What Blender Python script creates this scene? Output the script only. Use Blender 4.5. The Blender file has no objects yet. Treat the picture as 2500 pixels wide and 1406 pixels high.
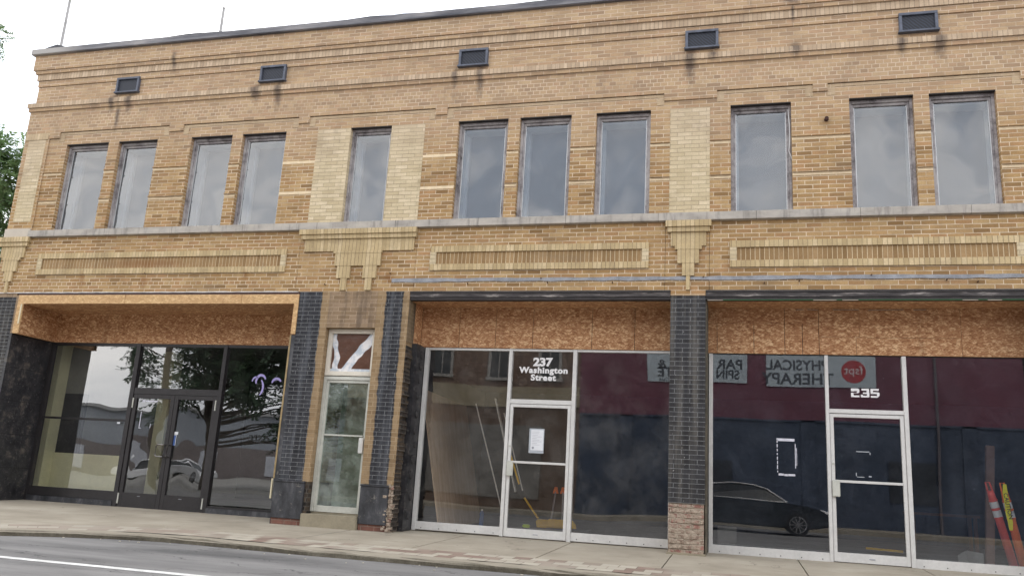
import bpy, bmesh, math, random
from mathutils import Vector, Matrix
R = math.radians
sc = bpy.context.scene
COL = sc.collection

# ------------------------------------------------------------------ helpers
SPLIT = {'cream_brick_field','pale_band','window_base','drip_course','panel_border','cream_label_moulding','anchor_stub','glue_spot','osb_board','osb_fascia','caulk_scrap','storm_strip','blade_rib','tape_strip','brick_side_wall','reflective_band','interior_wall','screw'}
class MB:
    """collects shapes; build() links them as ONE mesh object"""
    def __init__(s): s.bm = bmesh.new()
    def box(s, x0, x1, y0, y1, z0, z1):
        v = [s.bm.verts.new(c) for c in ((x0,y0,z0),(x1,y0,z0),(x1,y1,z0),(x0,y1,z0),(x0,y0,z1),(x1,y0,z1),(x1,y1,z1),(x0,y1,z1))]
        for f in ((0,3,2,1),(4,5,6,7),(0,1,5,4),(1,2,6,5),(2,3,7,6),(3,0,4,7)):
            s.bm.faces.new([v[i] for i in f])
        return s
    def bar(s, a, b, w, h, up=(0,0,1)):
        a, b = Vector(a), Vector(b); d = (b-a).normalized(); u = Vector(up)
        if abs(d.dot(u)) > .98: u = Vector((0,1,0))
        r = d.cross(u).normalized(); u = r.cross(d)
        q = []
        for p in (a, b):
            for i, j in ((-1,-1),(1,-1),(1,1),(-1,1)): q.append(s.bm.verts.new(p + r*i*w/2 + u*j*h/2))
        for f in ((0,1,2,3),(7,6,5,4),(0,4,5,1),(1,5,6,2),(2,6,7,3),(3,7,4,0)): s.bm.faces.new([q[i] for i in f])
        return s
    def tube(s, pts, rad, n=8, cap=True):
        pts = [Vector(p) for p in pts]
        if not isinstance(rad, (list, tuple)): rad = [rad]*len(pts)
        rings = []; ref = None
        for i, p in enumerate(pts):
            d = (pts[min(i+1, len(pts)-1)] - pts[max(i-1, 0)]).normalized()
            if ref is None: ref = Vector((0,0,1)) if abs(d.z) < .9 else Vector((1,0,0))
            a = d.cross(ref).normalized(); b = d.cross(a); ref = -(d.cross(a)).cross(d).cross(d) if False else ref
            rings.append([s.bm.verts.new(p + (a*math.cos(t) + b*math.sin(t))*rad[i]) for t in [2*math.pi*k/n for k in range(n)]])
        for i in range(len(rings)-1):
            for k in range(n): s.bm.faces.new((rings[i][k], rings[i][(k+1)%n], rings[i+1][(k+1)%n], rings[i+1][k]))
        if cap:
            s.bm.faces.new(rings[0]); s.bm.faces.new(rings[-1][::-1])
        return s
    def prism(s, poly, axis, a, b):
        """poly of 2d points extruded along axis ('x','y','z') from a to b"""
        def P(p, t): return {'x': (t, p[0], p[1]), 'y': (p[0], t, p[1]), 'z': (p[0], p[1], t)}[axis]
        A = [s.bm.verts.new(P(p, a)) for p in poly]; B = [s.bm.verts.new(P(p, b)) for p in poly]
        n = len(poly)
        s.bm.faces.new(A); s.bm.faces.new(B[::-1])
        for i in range(n): s.bm.faces.new((A[i], A[(i+1)%n], B[(i+1)%n], B[i]))
        return s
    def quad(s, *c):
        s.bm.faces.new([s.bm.verts.new(p) for p in c]); return s
    def build(s, name, mat, parent=None, bevel=0, smooth=False, **kw):
        if name in SPLIT:
            first = None
            seen = set(); s.bm.faces.index_update()
            for f0 in s.bm.faces:
                if f0.index in seen: continue
                st = [f0]; isl = []; seen.add(f0.index)
                while st:
                    f = st.pop(); isl.append(f)
                    for e in f.edges:
                        for g in e.link_faces:
                            if g.index not in seen: seen.add(g.index); st.append(g)
                n_ = MB(); mp_ = {}
                for f in isl:
                    n_.bm.faces.new([mp_.setdefault(v, None) or mp_.__setitem__(v, n_.bm.verts.new(v.co)) or mp_[v] for v in f.verts])
                o = n_.build2(name, mat, parent, bevel, smooth, **kw); first = first or o
            s.bm.free(); return first
        return s.build2(name, mat, parent, bevel, smooth, **kw)
    def build2(s, name, mat, parent=None, bevel=0, smooth=False, **kw):
        bmesh.ops.recalc_face_normals(s.bm, faces=s.bm.faces)
        if bevel: bmesh.ops.bevel(s.bm, geom=[e for e in s.bm.edges], offset=bevel, segments=2, affect='EDGES', clamp_overlap=True)
        me = bpy.data.meshes.new(name); s.bm.to_mesh(me); s.bm.free()
        return link(name, me, mat, parent, smooth, **kw)

def wloc(o):
    v = Vector((0,0,0))
    while o is not None:
        v = v + o.location; o = o.parent
    return v
def link(name, me, mat, parent=None, smooth=False, loc=None, **kw):
    o = bpy.data.objects.new(name, me); COL.objects.link(o)
    if parent is not None:
        o.parent = parent; me.transform(Matrix.Translation(-wloc(parent)))
    elif loc is not None:
        o.location = loc; me.transform(Matrix.Translation(-Vector(loc)))
    for m in (mat if isinstance(mat, (list, tuple)) else [mat]): me.materials.append(m)
    if smooth:
        for p in me.polygons: p.use_smooth = True
    for k, v in kw.items(): o[k] = v
    return o
def thing(name, label, cat, loc=(0,0,0), group=None):
    o = bpy.data.objects.new(name, None); COL.objects.link(o); o.location = loc; o.empty_display_size = .2
    o['label'] = label; o['category'] = cat
    if group: o['group'] = group
    return o
def tag(o, label, cat, group=None):
    o['label'] = label; o['category'] = cat
    if group: o['group'] = group
    return o

def text_mesh(name, body, size, loc, mat, parent, rot=(R(90),0,0), offset=0, extrude=.002, xs=1.0, shear=0, space=1):
    cu = bpy.data.curves.new(name, 'FONT'); cu.body = body; cu.size = size; cu.align_x = 'CENTER'; cu.align_y = 'CENTER'
    cu.offset = offset; cu.extrude = extrude; cu.shear = shear; cu.space_character = space; cu.resolution_u = 4
    t = bpy.data.objects.new(name, cu); COL.objects.link(t)
    dg = bpy.context.evaluated_depsgraph_get()
    me = bpy.data.meshes.new_from_object(t.evaluated_get(dg)); bpy.data.objects.remove(t)
    from mathutils import Euler
    me.transform(Matrix.Translation(Vector(loc)) @ Euler(rot).to_matrix().to_4x4() @ Matrix.Diagonal((xs,1,1,1)))
    me.materials.clear()
    return link(name, me, mat, parent)

# ------------------------------------------------------------------ node helper
class N:
    def __init__(s, name):
        s.m = bpy.data.materials.new(name); s.m.use_nodes = True; s.t = s.m.node_tree; s.t.nodes.clear()
        s.out = s.t.nodes.new('ShaderNodeOutputMaterial')
    def n(s, typ, ins=None, **kw):
        nd = s.t.nodes.new('ShaderNode'+typ)
        for k, v in kw.items(): setattr(nd, k, v)
        for k, v in (ins or {}).items(): s.set(nd.inputs[k], v)
        return nd
    def set(s, sock, v):
        if hasattr(v, 'is_linked') or isinstance(v, bpy.types.NodeSocket): s.t.links.new(v, sock)
        else:
            if isinstance(v, (tuple, list)) and len(v) == 3 and sock.type == 'RGBA': v = (*v, 1)
            sock.default_value = v
    def math(s, op, a, b=0, c=0, clamp=False):
        nd = s.n('Math', operation=op); nd.use_clamp = clamp
        s.set(nd.inputs[0], a); s.set(nd.inputs[1], b); s.set(nd.inputs[2], c); return nd.outputs[0]
    def vmath(s, op, a, b=(0,0,0)):
        nd = s.n('VectorMath', operation=op); s.set(nd.inputs[0], a)
        if op == 'SCALE': s.set(nd.inputs['Scale'], b)
        else: s.set(nd.inputs[1], b)
        return nd.outputs['Value' if op in ('LENGTH','DOT_PRODUCT','DISTANCE') else 'Vector']
    def mix(s, f, a, b, blend='MIX'):
        nd = s.n('Mix', data_type='RGBA', blend_type=blend, clamp_factor=True)
        s.set(nd.inputs[0], f); s.set(nd.inputs[6], a); s.set(nd.inputs[7], b); return nd.outputs[2]
    def ramp(s, f, stops, interp='LINEAR'):
        nd = s.n('ValToRGB'); cr = nd.color_ramp; cr.interpolation = interp
        while len(cr.elements) < len(stops): cr.elements.new(.5)
        for e, (p, c) in zip(cr.elements, stops):
            e.position = p; e.color = (*c, 1) if isinstance(c, (tuple, list)) else (c, c, c, 1)
        s.set(nd.inputs[0], f); return nd.outputs[0]
    def mr(s, v, a, b, c=0, d=1, smooth=True):
        nd = s.n('MapRange'); nd.interpolation_type = 'SMOOTHSTEP' if smooth else 'LINEAR'
        s.set(nd.inputs[0], v)
        for i, q in enumerate((a, b, c, d)): s.set(nd.inputs[i+1], q)
        return nd.outputs[0]
    def noise(s, vec, scale, detail=3, rough=.55, dist=0, col=False):
        nd = s.n('TexNoise'); s.set(nd.inputs['Vector'], vec)
        for k, v in (('Scale',scale),('Detail',detail),('Roughness',rough),('Distortion',dist)): s.set(nd.inputs[k], v)
        return nd.outputs['Color' if col else 'Fac']
    def xyz(s, v):
        nd = s.n('SeparateXYZ'); s.set(nd.inputs[0], v); return nd.outputs
    def comb(s, x=0, y=0, z=0):
        nd = s.n('CombineXYZ'); s.set(nd.inputs[0], x); s.set(nd.inputs[1], y); s.set(nd.inputs[2], z); return nd.outputs[0]
    def pos(s):
        if not hasattr(s, '_g'): s._g = s.n('NewGeometry')
        return s._g.outputs['Position']
    def wall_uv(s):
        """metres along the wall (x, or y on faces that look sideways) and up"""
        p = s.xyz(s.pos()); nn = s.xyz(s._g.outputs['Normal'])
        side = s.math('GREATER_THAN', s.math('ABSOLUTE', nn[0]), .6)
        flat = s.math('GREATER_THAN', s.math('ABSOLUTE', nn[2]), .6)
        u = s.math('ADD', s.math('MULTIPLY', p[0], s.math('SUBTRACT', 1, side)), s.math('MULTIPLY', s.math('ADD', p[1], .11), side))
        v = s.math('ADD', s.math('MULTIPLY', p[2], s.math('SUBTRACT', 1, flat)), s.math('MULTIPLY', p[1], flat))
        return u, v
    def bsdf(s, col, rough=.8, bump=None, bdist=.01, bstr=1, metal=0, spec=.5, **kw):
        b = s.n('BsdfPrincipled'); s.set(b.inputs['Base Color'], col); s.set(b.inputs['Roughness'], rough)
        s.set(b.inputs['Metallic'], metal); s.set(b.inputs['Specular IOR Level'], spec)
        for k, v in kw.items(): s.set(b.inputs[k], v)
        if bump is not None:
            bp = s.n('Bump'); s.set(bp.inputs['Height'], bump); bp.inputs['Distance'].default_value = bdist; bp.inputs['Strength'].default_value = bstr
            s.t.links.new(bp.outputs[0], b.inputs['Normal'])
        s.t.links.new(b.outputs[0], s.out.inputs[0]); return s.m

def simple(name, col, rough=.6, metal=0, var=.12, scale=6, bump=0, spec=.5):
    k = N(name); p = k.pos(); n = k.noise(p, scale, 4, .6); n2 = k.noise(p, scale*9, 3, .6)
    f = k.math('ADD', k.math('MULTIPLY', n, .65), k.math('MULTIPLY', n2, .35))
    c = k.mix(k.mr(f, .3, .7), tuple(x*(1-var) for x in col), tuple(min(1, x*(1+var)) for x in col))
    return k.bsdf(c, rough, n2 if bump else None, bump or .01, .6, metal, spec)

COURSE, PITCH = .0691, .2273
STAINS = [  # x, z, half width, half height : soot runs below the vents and cracks
    (-12.02,7.80,.08,.20),(-11.62,7.78,.09,.22),(-11.85,7.50,.05,.3),(-8.78,7.80,.11,.18),(-8.30,7.72,.08,.30),(-4.80,7.80,.06,.18),(-4.33,7.72,.07,.34),
    (-.72,7.74,.09,.34),(-.36,7.86,.07,.10),(2.48,7.80,.07,.18),(3.02,7.76,.10,.22),(.9,8.74,.16,.12),(.93,7.85,.08,.14),(.9,8.5,.03,.16),(-10.7,8.60,.05,.20)]
RUST = [(-10.62,4.1,.09,.16),(-12.0,4.15,.07,.14),(-8.5,4.22,.07,.10),(-10.6,4.46,.8,.08),(-5.72,4.15,.10,.1)]
def stain_mask(k, lst):
    p = k.xyz(k.pos()); tot = None
    wob = k.noise(k.pos(), 14, 3, .6)
    for x, z, w, h in lst:
        a = k.math('DIVIDE', k.math('SUBTRACT', p[0], x), w); b = k.math('DIVIDE', k.math('SUBTRACT', p[2], z), h)
        d = k.math('SQRT', k.math('ADD', k.math('MULTIPLY', a, a), k.math('MULTIPLY', b, b)))
        m = k.mr(k.math('ADD', d, k.math('MULTIPLY', k.math('SUBTRACT', wob, .5), 1.3)), .2, 1.5, 1, 0)
        tot = m if tot is None else k.math('MAXIMUM', tot, m)
    return tot

def brick(name, cols, mortar, w=PITCH, h=COURSE, off=.5, z0=3.905, x0=0, msz=.0055, rough=.85, bumpd=.012,
          paint=None, weather=True, soot=.0, fade=.55, rot=False, chip=None, horiz=False, grey=False):
    k = N(name)
    u, v = k.wall_uv()
    if horiz:
        p = k.xyz(k.pos()); u, v = p[0], p[1]
    vv = k.math('SUBTRACT', v, z0); uu = k.math('SUBTRACT', u, x0)
    wob = k.noise(k.pos(), 9, 2, .5, 0, True)
    vec = k.comb(uu, vv, 0)
    vec = k.vmath('ADD', vec, k.vmath('SCALE', k.vmath('SUBTRACT', wob, (.5,.5,.5)), .006))
    if weather and w == PITCH:      # header courses
        hz = k.math('ADD', k.math('MULTIPLY', k.math('GREATER_THAN', vv, 3.455), k.math('LESS_THAN', vv, 3.662)), k.math('MULTIPLY', k.math('GREATER_THAN', vv, .1382), k.math('LESS_THAN', vv, .2073)))
        w_in = k.math('SUBTRACT', w, k.math('MULTIPLY', hz, w/2))
    else: w_in = w
    bt = k.n('TexBrick', {'Vector': vec, 'Color1': (0,0,0), 'Color2': (1,1,1), 'Mortar': (0,0,0), 'Scale': 1.0, 'Mortar Size': msz,
                          'Mortar Smooth': .25, 'Bias': 0.0, 'Brick Width': w_in, 'Row Height': h})
    bt.offset = off; bt.offset_frequency = 2; bt.squash = 1
    big = k.noise(k.pos(), .55, 4, .6); mid = k.noise(k.pos(), 3.2, 4, .65); fine = k.noise(k.pos(), 55, 3, .7)
    n = len(cols)
    bc = k.ramp(bt.outputs['Color'], [(i/(n-1) if n > 1 else 0, c) for i, c in enumerate(cols)])
    bc = k.mix(k.mr(mid, .35, .7, 0, .35), bc, tuple(c*.72 for c in cols[0]))
    bc = k.mix(k.math('MULTIPLY', k.mr(fine, .35, .75), .35), bc, tuple(c*.6 for c in cols[0]))
    mfade = k.mr(k.noise(k.pos(), 1.3, 5, .7), .42, .62, 1, fade)
    mc = k.mix(k.mr(fine, .3, .8, 0, .4), mortar, tuple(c*.62 for c in mortar))
    fac = k.math('MULTIPLY', bt.outputs['Fac'], mfade)
    c = k.mix(fac, bc, mc)
    hgt = k.math('ADD', k.math('MULTIPLY', k.math('SUBTRACT', 1, bt.outputs['Fac']), 1), k.math('MULTIPLY', fine, .35))
    if weather:
        pz = k.xyz(k.pos())[2]
        # the brick gets a pinker, greyer tint towards the top; soot clings to it in patches
        top = k.mr(k.math('ADD', pz, k.math('MULTIPLY', big, 2.6)), 7.0, 8.7, 0, .85)
        c = k.mix(top, c, k.mix(.38, c, (.50,.385,.30)))
        c = k.mix(k.mr(k.noise(k.vmath('MULTIPLY', k.pos(), (1,1,2.4)), .9, 6, .7), .50, .74, 0, .4), c, (.22,.16,.10))
        c = k.mix(k.mr(k.noise(k.vmath('MULTIPLY', k.pos(), (2.2,2,1)), 1.0, 7, .75), .55, .75, 0, .4), c, (.11,.085,.07))
        c = k.mix(k.math('MULTIPLY', stain_mask(k, STAINS), .66), c, (.03,.024,.03))
        c = k.mix(k.math('MULTIPLY', stain_mask(k, RUST), .5), c, (.20,.075,.02))
    if soot:
        s1 = k.noise(k.vmath('MULTIPLY', k.pos(), (7,7,.7)), 1, 5, .65)
        c = k.mix(k.mr(s1, .45, .7, 0, soot), c, (.045,.035,.03))
    if paint:
        px = u; m = None
        edge = k.math('MULTIPLY', k.math('SUBTRACT', k.noise(k.vmath('MULTIPLY', k.pos(), (1,1,1)), 5, 5, .7), .5), .10)
        for a, b in paint:
            q = k.math('MULTIPLY', k.mr(k.math('ADD', px, edge), a-.012, a+.012), k.mr(k.math('ADD', px, edge), b-.012, b+.012, 1, 0))
            m = q if m is None else k.math('MAXIMUM', m, q)
        streak = k.noise(k.vmath('MULTIPLY', k.pos(), (9,9,.55)), 1, 5, .6)
        pc = k.mix(k.mr(streak, .42, .72), (.024,.023,.024) if grey else (.016,.0165,.020), (.12,.11,.095) if grey else (.095,.10,.112))
        pc = k.mix(k.mr(mid, .4, .7, 0, .4), pc, (.040,.040,.044))
        pm = k.mix(k.mr(fine, .4, .7), (.17,.175,.18), (.36,.36,.355))
        pc = k.mix(k.math('MULTIPLY', bt.outputs['Fac'], .75), k.mix(k.math('MULTIPLY', bt.outputs['Color'], .3), pc, (.07,.07,.075)), pm)
        spots = k.noise(k.pos(), 26, 2, .5)
        pc = k.mix(k.mr(spots, .71, .74, 0, .9), pc, (.45,.44,.42))
        if chip: pc = k.mix(k.mr(k.noise(k.pos(), 7, 5, .75), .60, .66, 0, .8), pc, c)
        c = k.mix(m, c, pc)
    return k.bsdf(c, rough, hgt, bumpd, .7, 0, .3)

def osb(name, tone=1.0, yel=0):
    k = N(name); u, v = k.wall_uv(); vec = k.comb(u, v, 0)
    f = None
    for i, sca in enumerate((27, 42, 60)):
        vv = k.vmath('ADD', vec, (i*3.7+.3, i*1.3+.7, 0)); vv = k.vmath('ADD', vv, k.vmath('SCALE', k.noise(vv, 14, 2, .6, 0, True), .05))
        rg = k.n('VectorRotate', {'Vector': vv, 'Angle': (.25, -.35, .1)[i]}); rg.rotation_type = 'Z_AXIS'
        vo = k.n('TexVoronoi', {'Vector': k.vmath('MULTIPLY', rg.outputs[0], (.55, 1.5, 1)), 'Scale': float(sca)}); vo.voronoi_dimensions = '2D'
        cs = k.xyz(vo.outputs['Color'])
        rt = k.n('VectorRotate', {'Vector': vv, 'Angle': k.math('MULTIPLY', k.math('SUBTRACT', cs[0], .5), 1.8)}); rt.rotation_type = 'Z_AXIS'
        fib = k.noise(k.vmath('MULTIPLY', rt.outputs[0], (14, 90, 1)), 1, 2, .6)
        val = k.math('ADD', k.math('MULTIPLY', cs[1], .45), k.math('MULTIPLY', fib, .6))
        f = val if f is None else k.math('ADD', f, val)
    f = k.math('MULTIPLY', f, .3333)
    c = k.ramp(f, [(.38, (.28*tone,.12*tone,.05*tone)), (.46, (.45*tone,.225*tone,.105*tone)), (.57, (.53*tone,.285*tone,.138*tone)), (.63, (.82*tone,.56*tone,.32*tone))])
    if yel: c = k.mix(.5, c, (.60,.44,.21))
    c = k.mix(k.mr(k.noise(k.vmath('MULTIPLY', k.pos(), (2.5,2.5,.7)), 1.0, 6, .7), .56, .7, 0, .45), c, (.20,.09,.04))
    c = k.mix(k.mr(k.noise(k.pos(), .9, 4, .6), .35, .7, 0, .2), c, (.38*tone,.18*tone,.09*tone))
    return k.bsdf(c, .75, f, .003, .5, 0, .3)

def glass(name, fac=.15, tint=(.86,.9,.9), wav=0.0, wscale=1.5, dirt=.03, dirtcol=(.5,.5,.47)):
    k = N(name); p = k.pos()
    gl = k.n('BsdfGlossy', {'Color': (1,1,1), 'Roughness': 0.0}); tr = k.n('BsdfTransparent', {'Color': tint})
    if wav:
        nv = k.vmath('SCALE', k.vmath('SUBTRACT', k.noise(p, wscale, 1, .4, .3, True), (.5,.5,.5)), wav)
        nn = k.vmath('NORMALIZE', k.vmath('ADD', k._g.outputs['Normal'], nv)); k.t.links.new(nn, gl.inputs['Normal'])
    lw = k.n('LayerWeight', {'Blend': .12})
    fr = k.math('MULTIPLY', k.math('ADD', fac, k.math('MULTIPLY', lw.outputs['Fresnel'], .6)), k.math('SUBTRACT', 1, k._g.outputs['Backfacing']))
    mx = k.n('MixShader', {0: fr}); k.t.links.new(tr.outputs[0], mx.inputs[1]); k.t.links.new(gl.outputs[0], mx.inputs[2])
    df = k.n('BsdfDiffuse', {'Color': dirtcol})
    dn = k.math('MULTIPLY', k.mr(k.noise(p, 2.2, 6, .7), .35, .8), dirt)
    sp = k.mr(k.noise(p, 38, 2, .5), .76, .79, 0, .6)
    dn = k.math('MAXIMUM', dn, sp)
    m2 = k.n('MixShader', {0: dn}); k.t.links.new(mx.outputs[0], m2.inputs[1]); k.t.links.new(df.outputs[0], m2.inputs[2])
    k.t.links.new(m2.outputs[0], k.out.inputs[0]); return k.m

# ------------------------------------------------------------------ materials
TAN = [(.24,.14,.058),(.37,.228,.098),(.45,.285,.125),(.48,.31,.145),(.53,.365,.18),(.39,.235,.10),(.46,.27,.13),(.31,.19,.085)]
M = {}
M['tan'] = brick('tan_brick', TAN, (.74,.60,.43), msz=.0062)
M['soldier_tan'] = brick('soldier_tan', [(.26,.16,.07),(.35,.225,.105),(.41,.27,.135)], (.70,.56,.37), w=.0692, h=3.0, off=0, z0=3.0, msz=.005)
M['cream'] = brick('cream_brick', [(.54,.435,.27),(.63,.52,.335),(.72,.60,.41)], (.38,.30,.20), msz=.004, fade=.5)
M['cream_soldier'] = brick('cream_soldier', [(.46,.345,.185),(.57,.44,.245),(.68,.54,.33)], (.27,.19,.11), w=.0692, h=3.0, off=0, z0=3.0, msz=.0045, fade=.35)
M['cream_soldier_top'] = brick('cream_soldier_top', [(.38,.27,.16),(.52,.39,.24),(.66,.51,.34)], (.20,.145,.10), w=.0692, h=3.0, off=0, z0=3.0, msz=.005, fade=.2)
M['tan_plain'] = brick('lower_tan_brick', [(.25,.17,.10),(.32,.225,.14),(.35,.25,.165)], (.46,.34,.23), weather=False, soot=.55)
M['pilaster_brick'] = brick('painted_pilaster_brick', [(.27,.18,.095),(.34,.235,.13),(.38,.27,.155)], (.46,.35,.22), weather=False, soot=.2,
                            paint=[(-7.45,-6.92),(-5.735,-5.415)], msz=.0045)
M['pier_brick'] = brick('black_painted_brick', [(.2,.15,.10),(.25,.2,.15)], (.30,.27,.22), weather=False, paint=[(-20,20)], chip=False, msz=.0045, grey=True)
M['charred'] = brick('charred_brick', [(.02,.018,.016),(.06,.045,.035),(.12,.085,.055)], (.14,.12,.10), weather=False, soot=.9, bumpd=.04, msz=.009)
M['return_brick'] = brick('dusty_return_brick', [(.22,.16,.09),(.27,.2,.12)], (.35,.27,.18), weather=False, soot=.7)
def rough_brick():
    k = N('broken_red_brick'); u, v = k.wall_uv()
    vec = k.comb(u, v, 0); vec = k.vmath('ADD', vec, k.vmath('SCALE', k.vmath('SUBTRACT', k.noise(k.pos(), 8, 3, .6, 0, True), (.5,.5,.5)), .055))
    bt = k.n('TexBrick', {'Vector': vec, 'Color1': (0,0,0), 'Color2': (1,1,1), 'Mortar': (0,0,0), 'Scale': 1.0, 'Mortar Size': .011, 'Mortar Smooth': .4, 'Bias': 0.0, 'Brick Width': .21, 'Row Height': .072})
    bc = k.ramp(bt.outputs['Color'], [(0,(.27,.20,.15)),(.5,(.32,.22,.175)),(.78,(.31,.18,.145)),(1,(.34,.15,.12))])
    cover = k.mr(k.noise(k.pos(), 11, 4, .7), .46, .62, .9, 0)
    c = k.mix(k.math('MAXIMUM', bt.outputs['Fac'], cover), bc, k.mix(k.noise(k.pos(), 30, 3), (.38,.30,.23), (.50,.42,.33)))
    cr = k.n('TexVoronoi', {'Vector': vec, 'Scale': 9.0}, feature='DISTANCE_TO_EDGE'); cr.voronoi_dimensions = '2D'
    c = k.mix(k.mr(cr.outputs['Distance'], .0, .022, .75, 0), c, (.05,.035,.025))
    h = k.math('ADD', k.math('SUBTRACT', 1, bt.outputs['Fac']), k.math('MULTIPLY', k.noise(k.pos(), 16, 5, .7), 1.4))
    return k.bsdf(c, .92, h, .03, .9, 0, .2)
M['rough'] = rough_brick()
M['osb'] = osb('strand_board', .90)
M['osb_front'] = osb('strand_board_lit', 1.0, 1)  # sunlit copy of the board: daylight on the fascia put into the colour
M['soffit'] = osb('strand_board_soffit', .92)
def stone():
    k = N('sill_stone'); p = k.pos()
    n = k.noise(k.vmath('MULTIPLY', p, (1,1,2.5)), 2.2, 6, .7); s = k.noise(k.vmath('MULTIPLY', p, (3,1,.4)), 2.5, 5, .7)
    c = k.ramp(n, [(.3,(.30,.275,.24)),(.5,(.41,.375,.33)),(.7,(.50,.455,.39))])
    c = k.mix(k.mr(s, .50, .68, 0, .6), c, (.15,.14,.13))
    x = k.xyz(p)[0]; m = k.math('ABSOLUTE', k.math('SUBTRACT', k.math('FRACT', k.math('DIVIDE', k.math('ADD', x, 14.6), 1.49)), .5))
    c = k.mix(k.mr(m, .4965, .4985), c, (.12,.11,.10))
    return k.bsdf(c, .75, n, .01, .4, 0, .3)
M['stone'] = stone()
M['stone_cream'] = simple('cream_stone', (.52,.46,.38), .8, var=.08, scale=2)
def coping():
    k = N('coping_metal'); p = k.pos(); n = k.noise(k.vmath('MULTIPLY', p, (.6,1,5)), 1.2, 5, .65)
    c = k.ramp(n, [(.35,(.05,.052,.065)),(.55,(.16,.155,.165)),(.72,(.30,.28,.27))])
    x = k.xyz(p)[0]
    c = k.mix(k.mr(x, -12.6, -13.6), c, (.33,.31,.29))
    return k.bsdf(c, .6, n, .01, .4)
M['coping'] = coping()
M['tar'] = simple('tar_membrane', (.035,.036,.045), .6, var=.4, scale=3, bump=.01)
M['vent_frame'] = simple('vent_frame_paint', (.085,.095,.125), .6, var=.35, scale=9)
M['mesh'] = None
def meshmat():
    k = N('vent_mesh'); p = k.pos(); w = k.n('TexWave', {'Vector': p, 'Scale': 11.0, 'Distortion': 3.0}); w.bands_direction = 'DIAGONAL'
    return k.bsdf(k.ramp(w.outputs['Fac'], [(.3,(.004,.005,.010)),(.9,(.018,.024,.042))]), .6)
M['mesh'] = meshmat()
def oldwood():
    k = N('weathered_window_wood'); p = k.pos()
    n = k.noise(p, 3.5, 6, .75); n2 = k.noise(p, 60, 3, .7)
    c = k.ramp(k.math('ADD', k.math('MULTIPLY', n, .8), k.math('MULTIPLY', n2, .2)), [(.34,(.07,.06,.062)),(.42,(.21,.19,.19)),(.54,(.37,.345,.34)),(.7,(.50,.47,.45))])
    return k.bsdf(c, .8, n, .006, .6)
M['wood_frame'] = oldwood()
M['reveal'] = simple('inner_reveal', (.36,.36,.37), .8, var=.06)
M['blind'] = simple('blue_grey_board', (.045,.057,.073), .7, var=.4, scale=.55)
M['storm'] = simple('storm_strip', (.55,.56,.56), .4, metal=.2, var=.1)
M['alu'] = simple('silver_aluminium', (.66,.65,.62), .42, metal=.1, var=.10, scale=3)
M['alu_dull'] = simple('dull_aluminium', (.52,.52,.46), .5, metal=.1, var=.14, scale=4)
M['bronze'] = simple('dark_bronze_metal', (.032,.029,.030), .45, metal=.3, var=.2, scale=3)
M['cream_frame'] = simple('cream_painted_frame', (.68,.63,.53), .5, var=.12, scale=5)
M['screw'] = simple('screw_black', (.03,.03,.03), .5)
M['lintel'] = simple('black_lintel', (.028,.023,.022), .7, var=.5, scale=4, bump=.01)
def lstrip():
    k = N('flaking_strip'); n = k.noise(k.vmath('MULTIPLY', k.pos(), (2.2,1,18)), 1, 5, .7)
    return k.bsdf(k.ramp(n, [(.40,(.035,.03,.03)),(.55,(.085,.075,.072)),(.66,(.38,.34,.31))]), .8)
M['strip'] = lstrip()
M['redsteel'] = simple('red_primer_steel', (.06,.025,.022), .7, var=.3)
M['white_caulk'] = simple('white_caulk', (.55,.52,.48), .8, var=.25, scale=9)
M['pipe'] = simple('grey_painted_band', (.25,.255,.27), .6, var=.3, scale=7, bump=.004)
def slabm():
    k = N('black_glue_slab'); p = k.pos(); n = k.noise(p, 4, 6, .75); n2 = k.noise(p, 22, 4, .7)
    c = k.ramp(n, [(.35,(.008,.008,.010)),(.55,(.032,.031,.033)),(.7,(.13,.11,.09))])
    c = k.mix(k.mr(n2, .60, .68, 0, .6), c, (.19,.18,.165))
    z = k.xyz(p)[2]; y = k.xyz(p)[1]
    mz = k.math('ABSOLUTE', k.math('SUBTRACT', k.math('FRACT', k.math('DIVIDE', z, .62)), .5))
    c = k.mix(k.mr(mz, .490, .497), c, (.004,.004,.004))
    return k.bsdf(c, .42, k.math('ADD', n, k.math('MULTIPLY', n2, .4)), .012, .6)
M['slab'] = slabm()
def base_block():
    k = N('black_base_block'); p = k.pos(); n = k.noise(k.vmath('MULTIPLY', p, (5,5,2)), 1, 6, .7); n2 = k.noise(p, 7, 6, .75)
    c = k.ramp(n, [(.35,(.016,.017,.020)),(.54,(.045,.046,.052)),(.72,(.13,.13,.135))])
    c = k.mix(k.mr(n2, .60, .68, 0, .6), c, (.24,.22,.185))
    return k.bsdf(c, .55, n2, .015, .6)
M['base'] = base_block()
M['glue'] = simple('glue_dot', (.035,.032,.032), .6, var=.4, scale=20, bump=.01)
M['red_brick'] = brick('red_brick_course', [(.17,.075,.055),(.25,.12,.09)], (.3,.24,.19), weather=False, soot=.3, z0=0)
M['step'] = simple('concrete_step', (.27,.235,.165), .85, var=.16, scale=3, bump=.006)
M['floor'] = simple('dusty_floor', (.20,.19,.17), .7, var=.25, scale=2)
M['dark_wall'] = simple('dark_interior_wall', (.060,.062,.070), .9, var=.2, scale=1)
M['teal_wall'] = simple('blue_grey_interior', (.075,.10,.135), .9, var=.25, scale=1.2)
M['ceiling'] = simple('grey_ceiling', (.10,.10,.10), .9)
M['cream_wall'] = simple('cream_interior_wall', (.82,.77,.50), .85, var=.08, scale=1.5)
M['grey_wall'] = simple('grey_interior_wall', (.22,.215,.185), .9, var=.12, scale=1.5)
M['black_board'] = simple('black_board', (.012,.012,.013), .8, var=.3)
M['stair_wall'] = simple('pale_stair_wall', (.45,.50,.44), .9, var=.15, scale=1.5)
M['brownmirror'] = None
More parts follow.
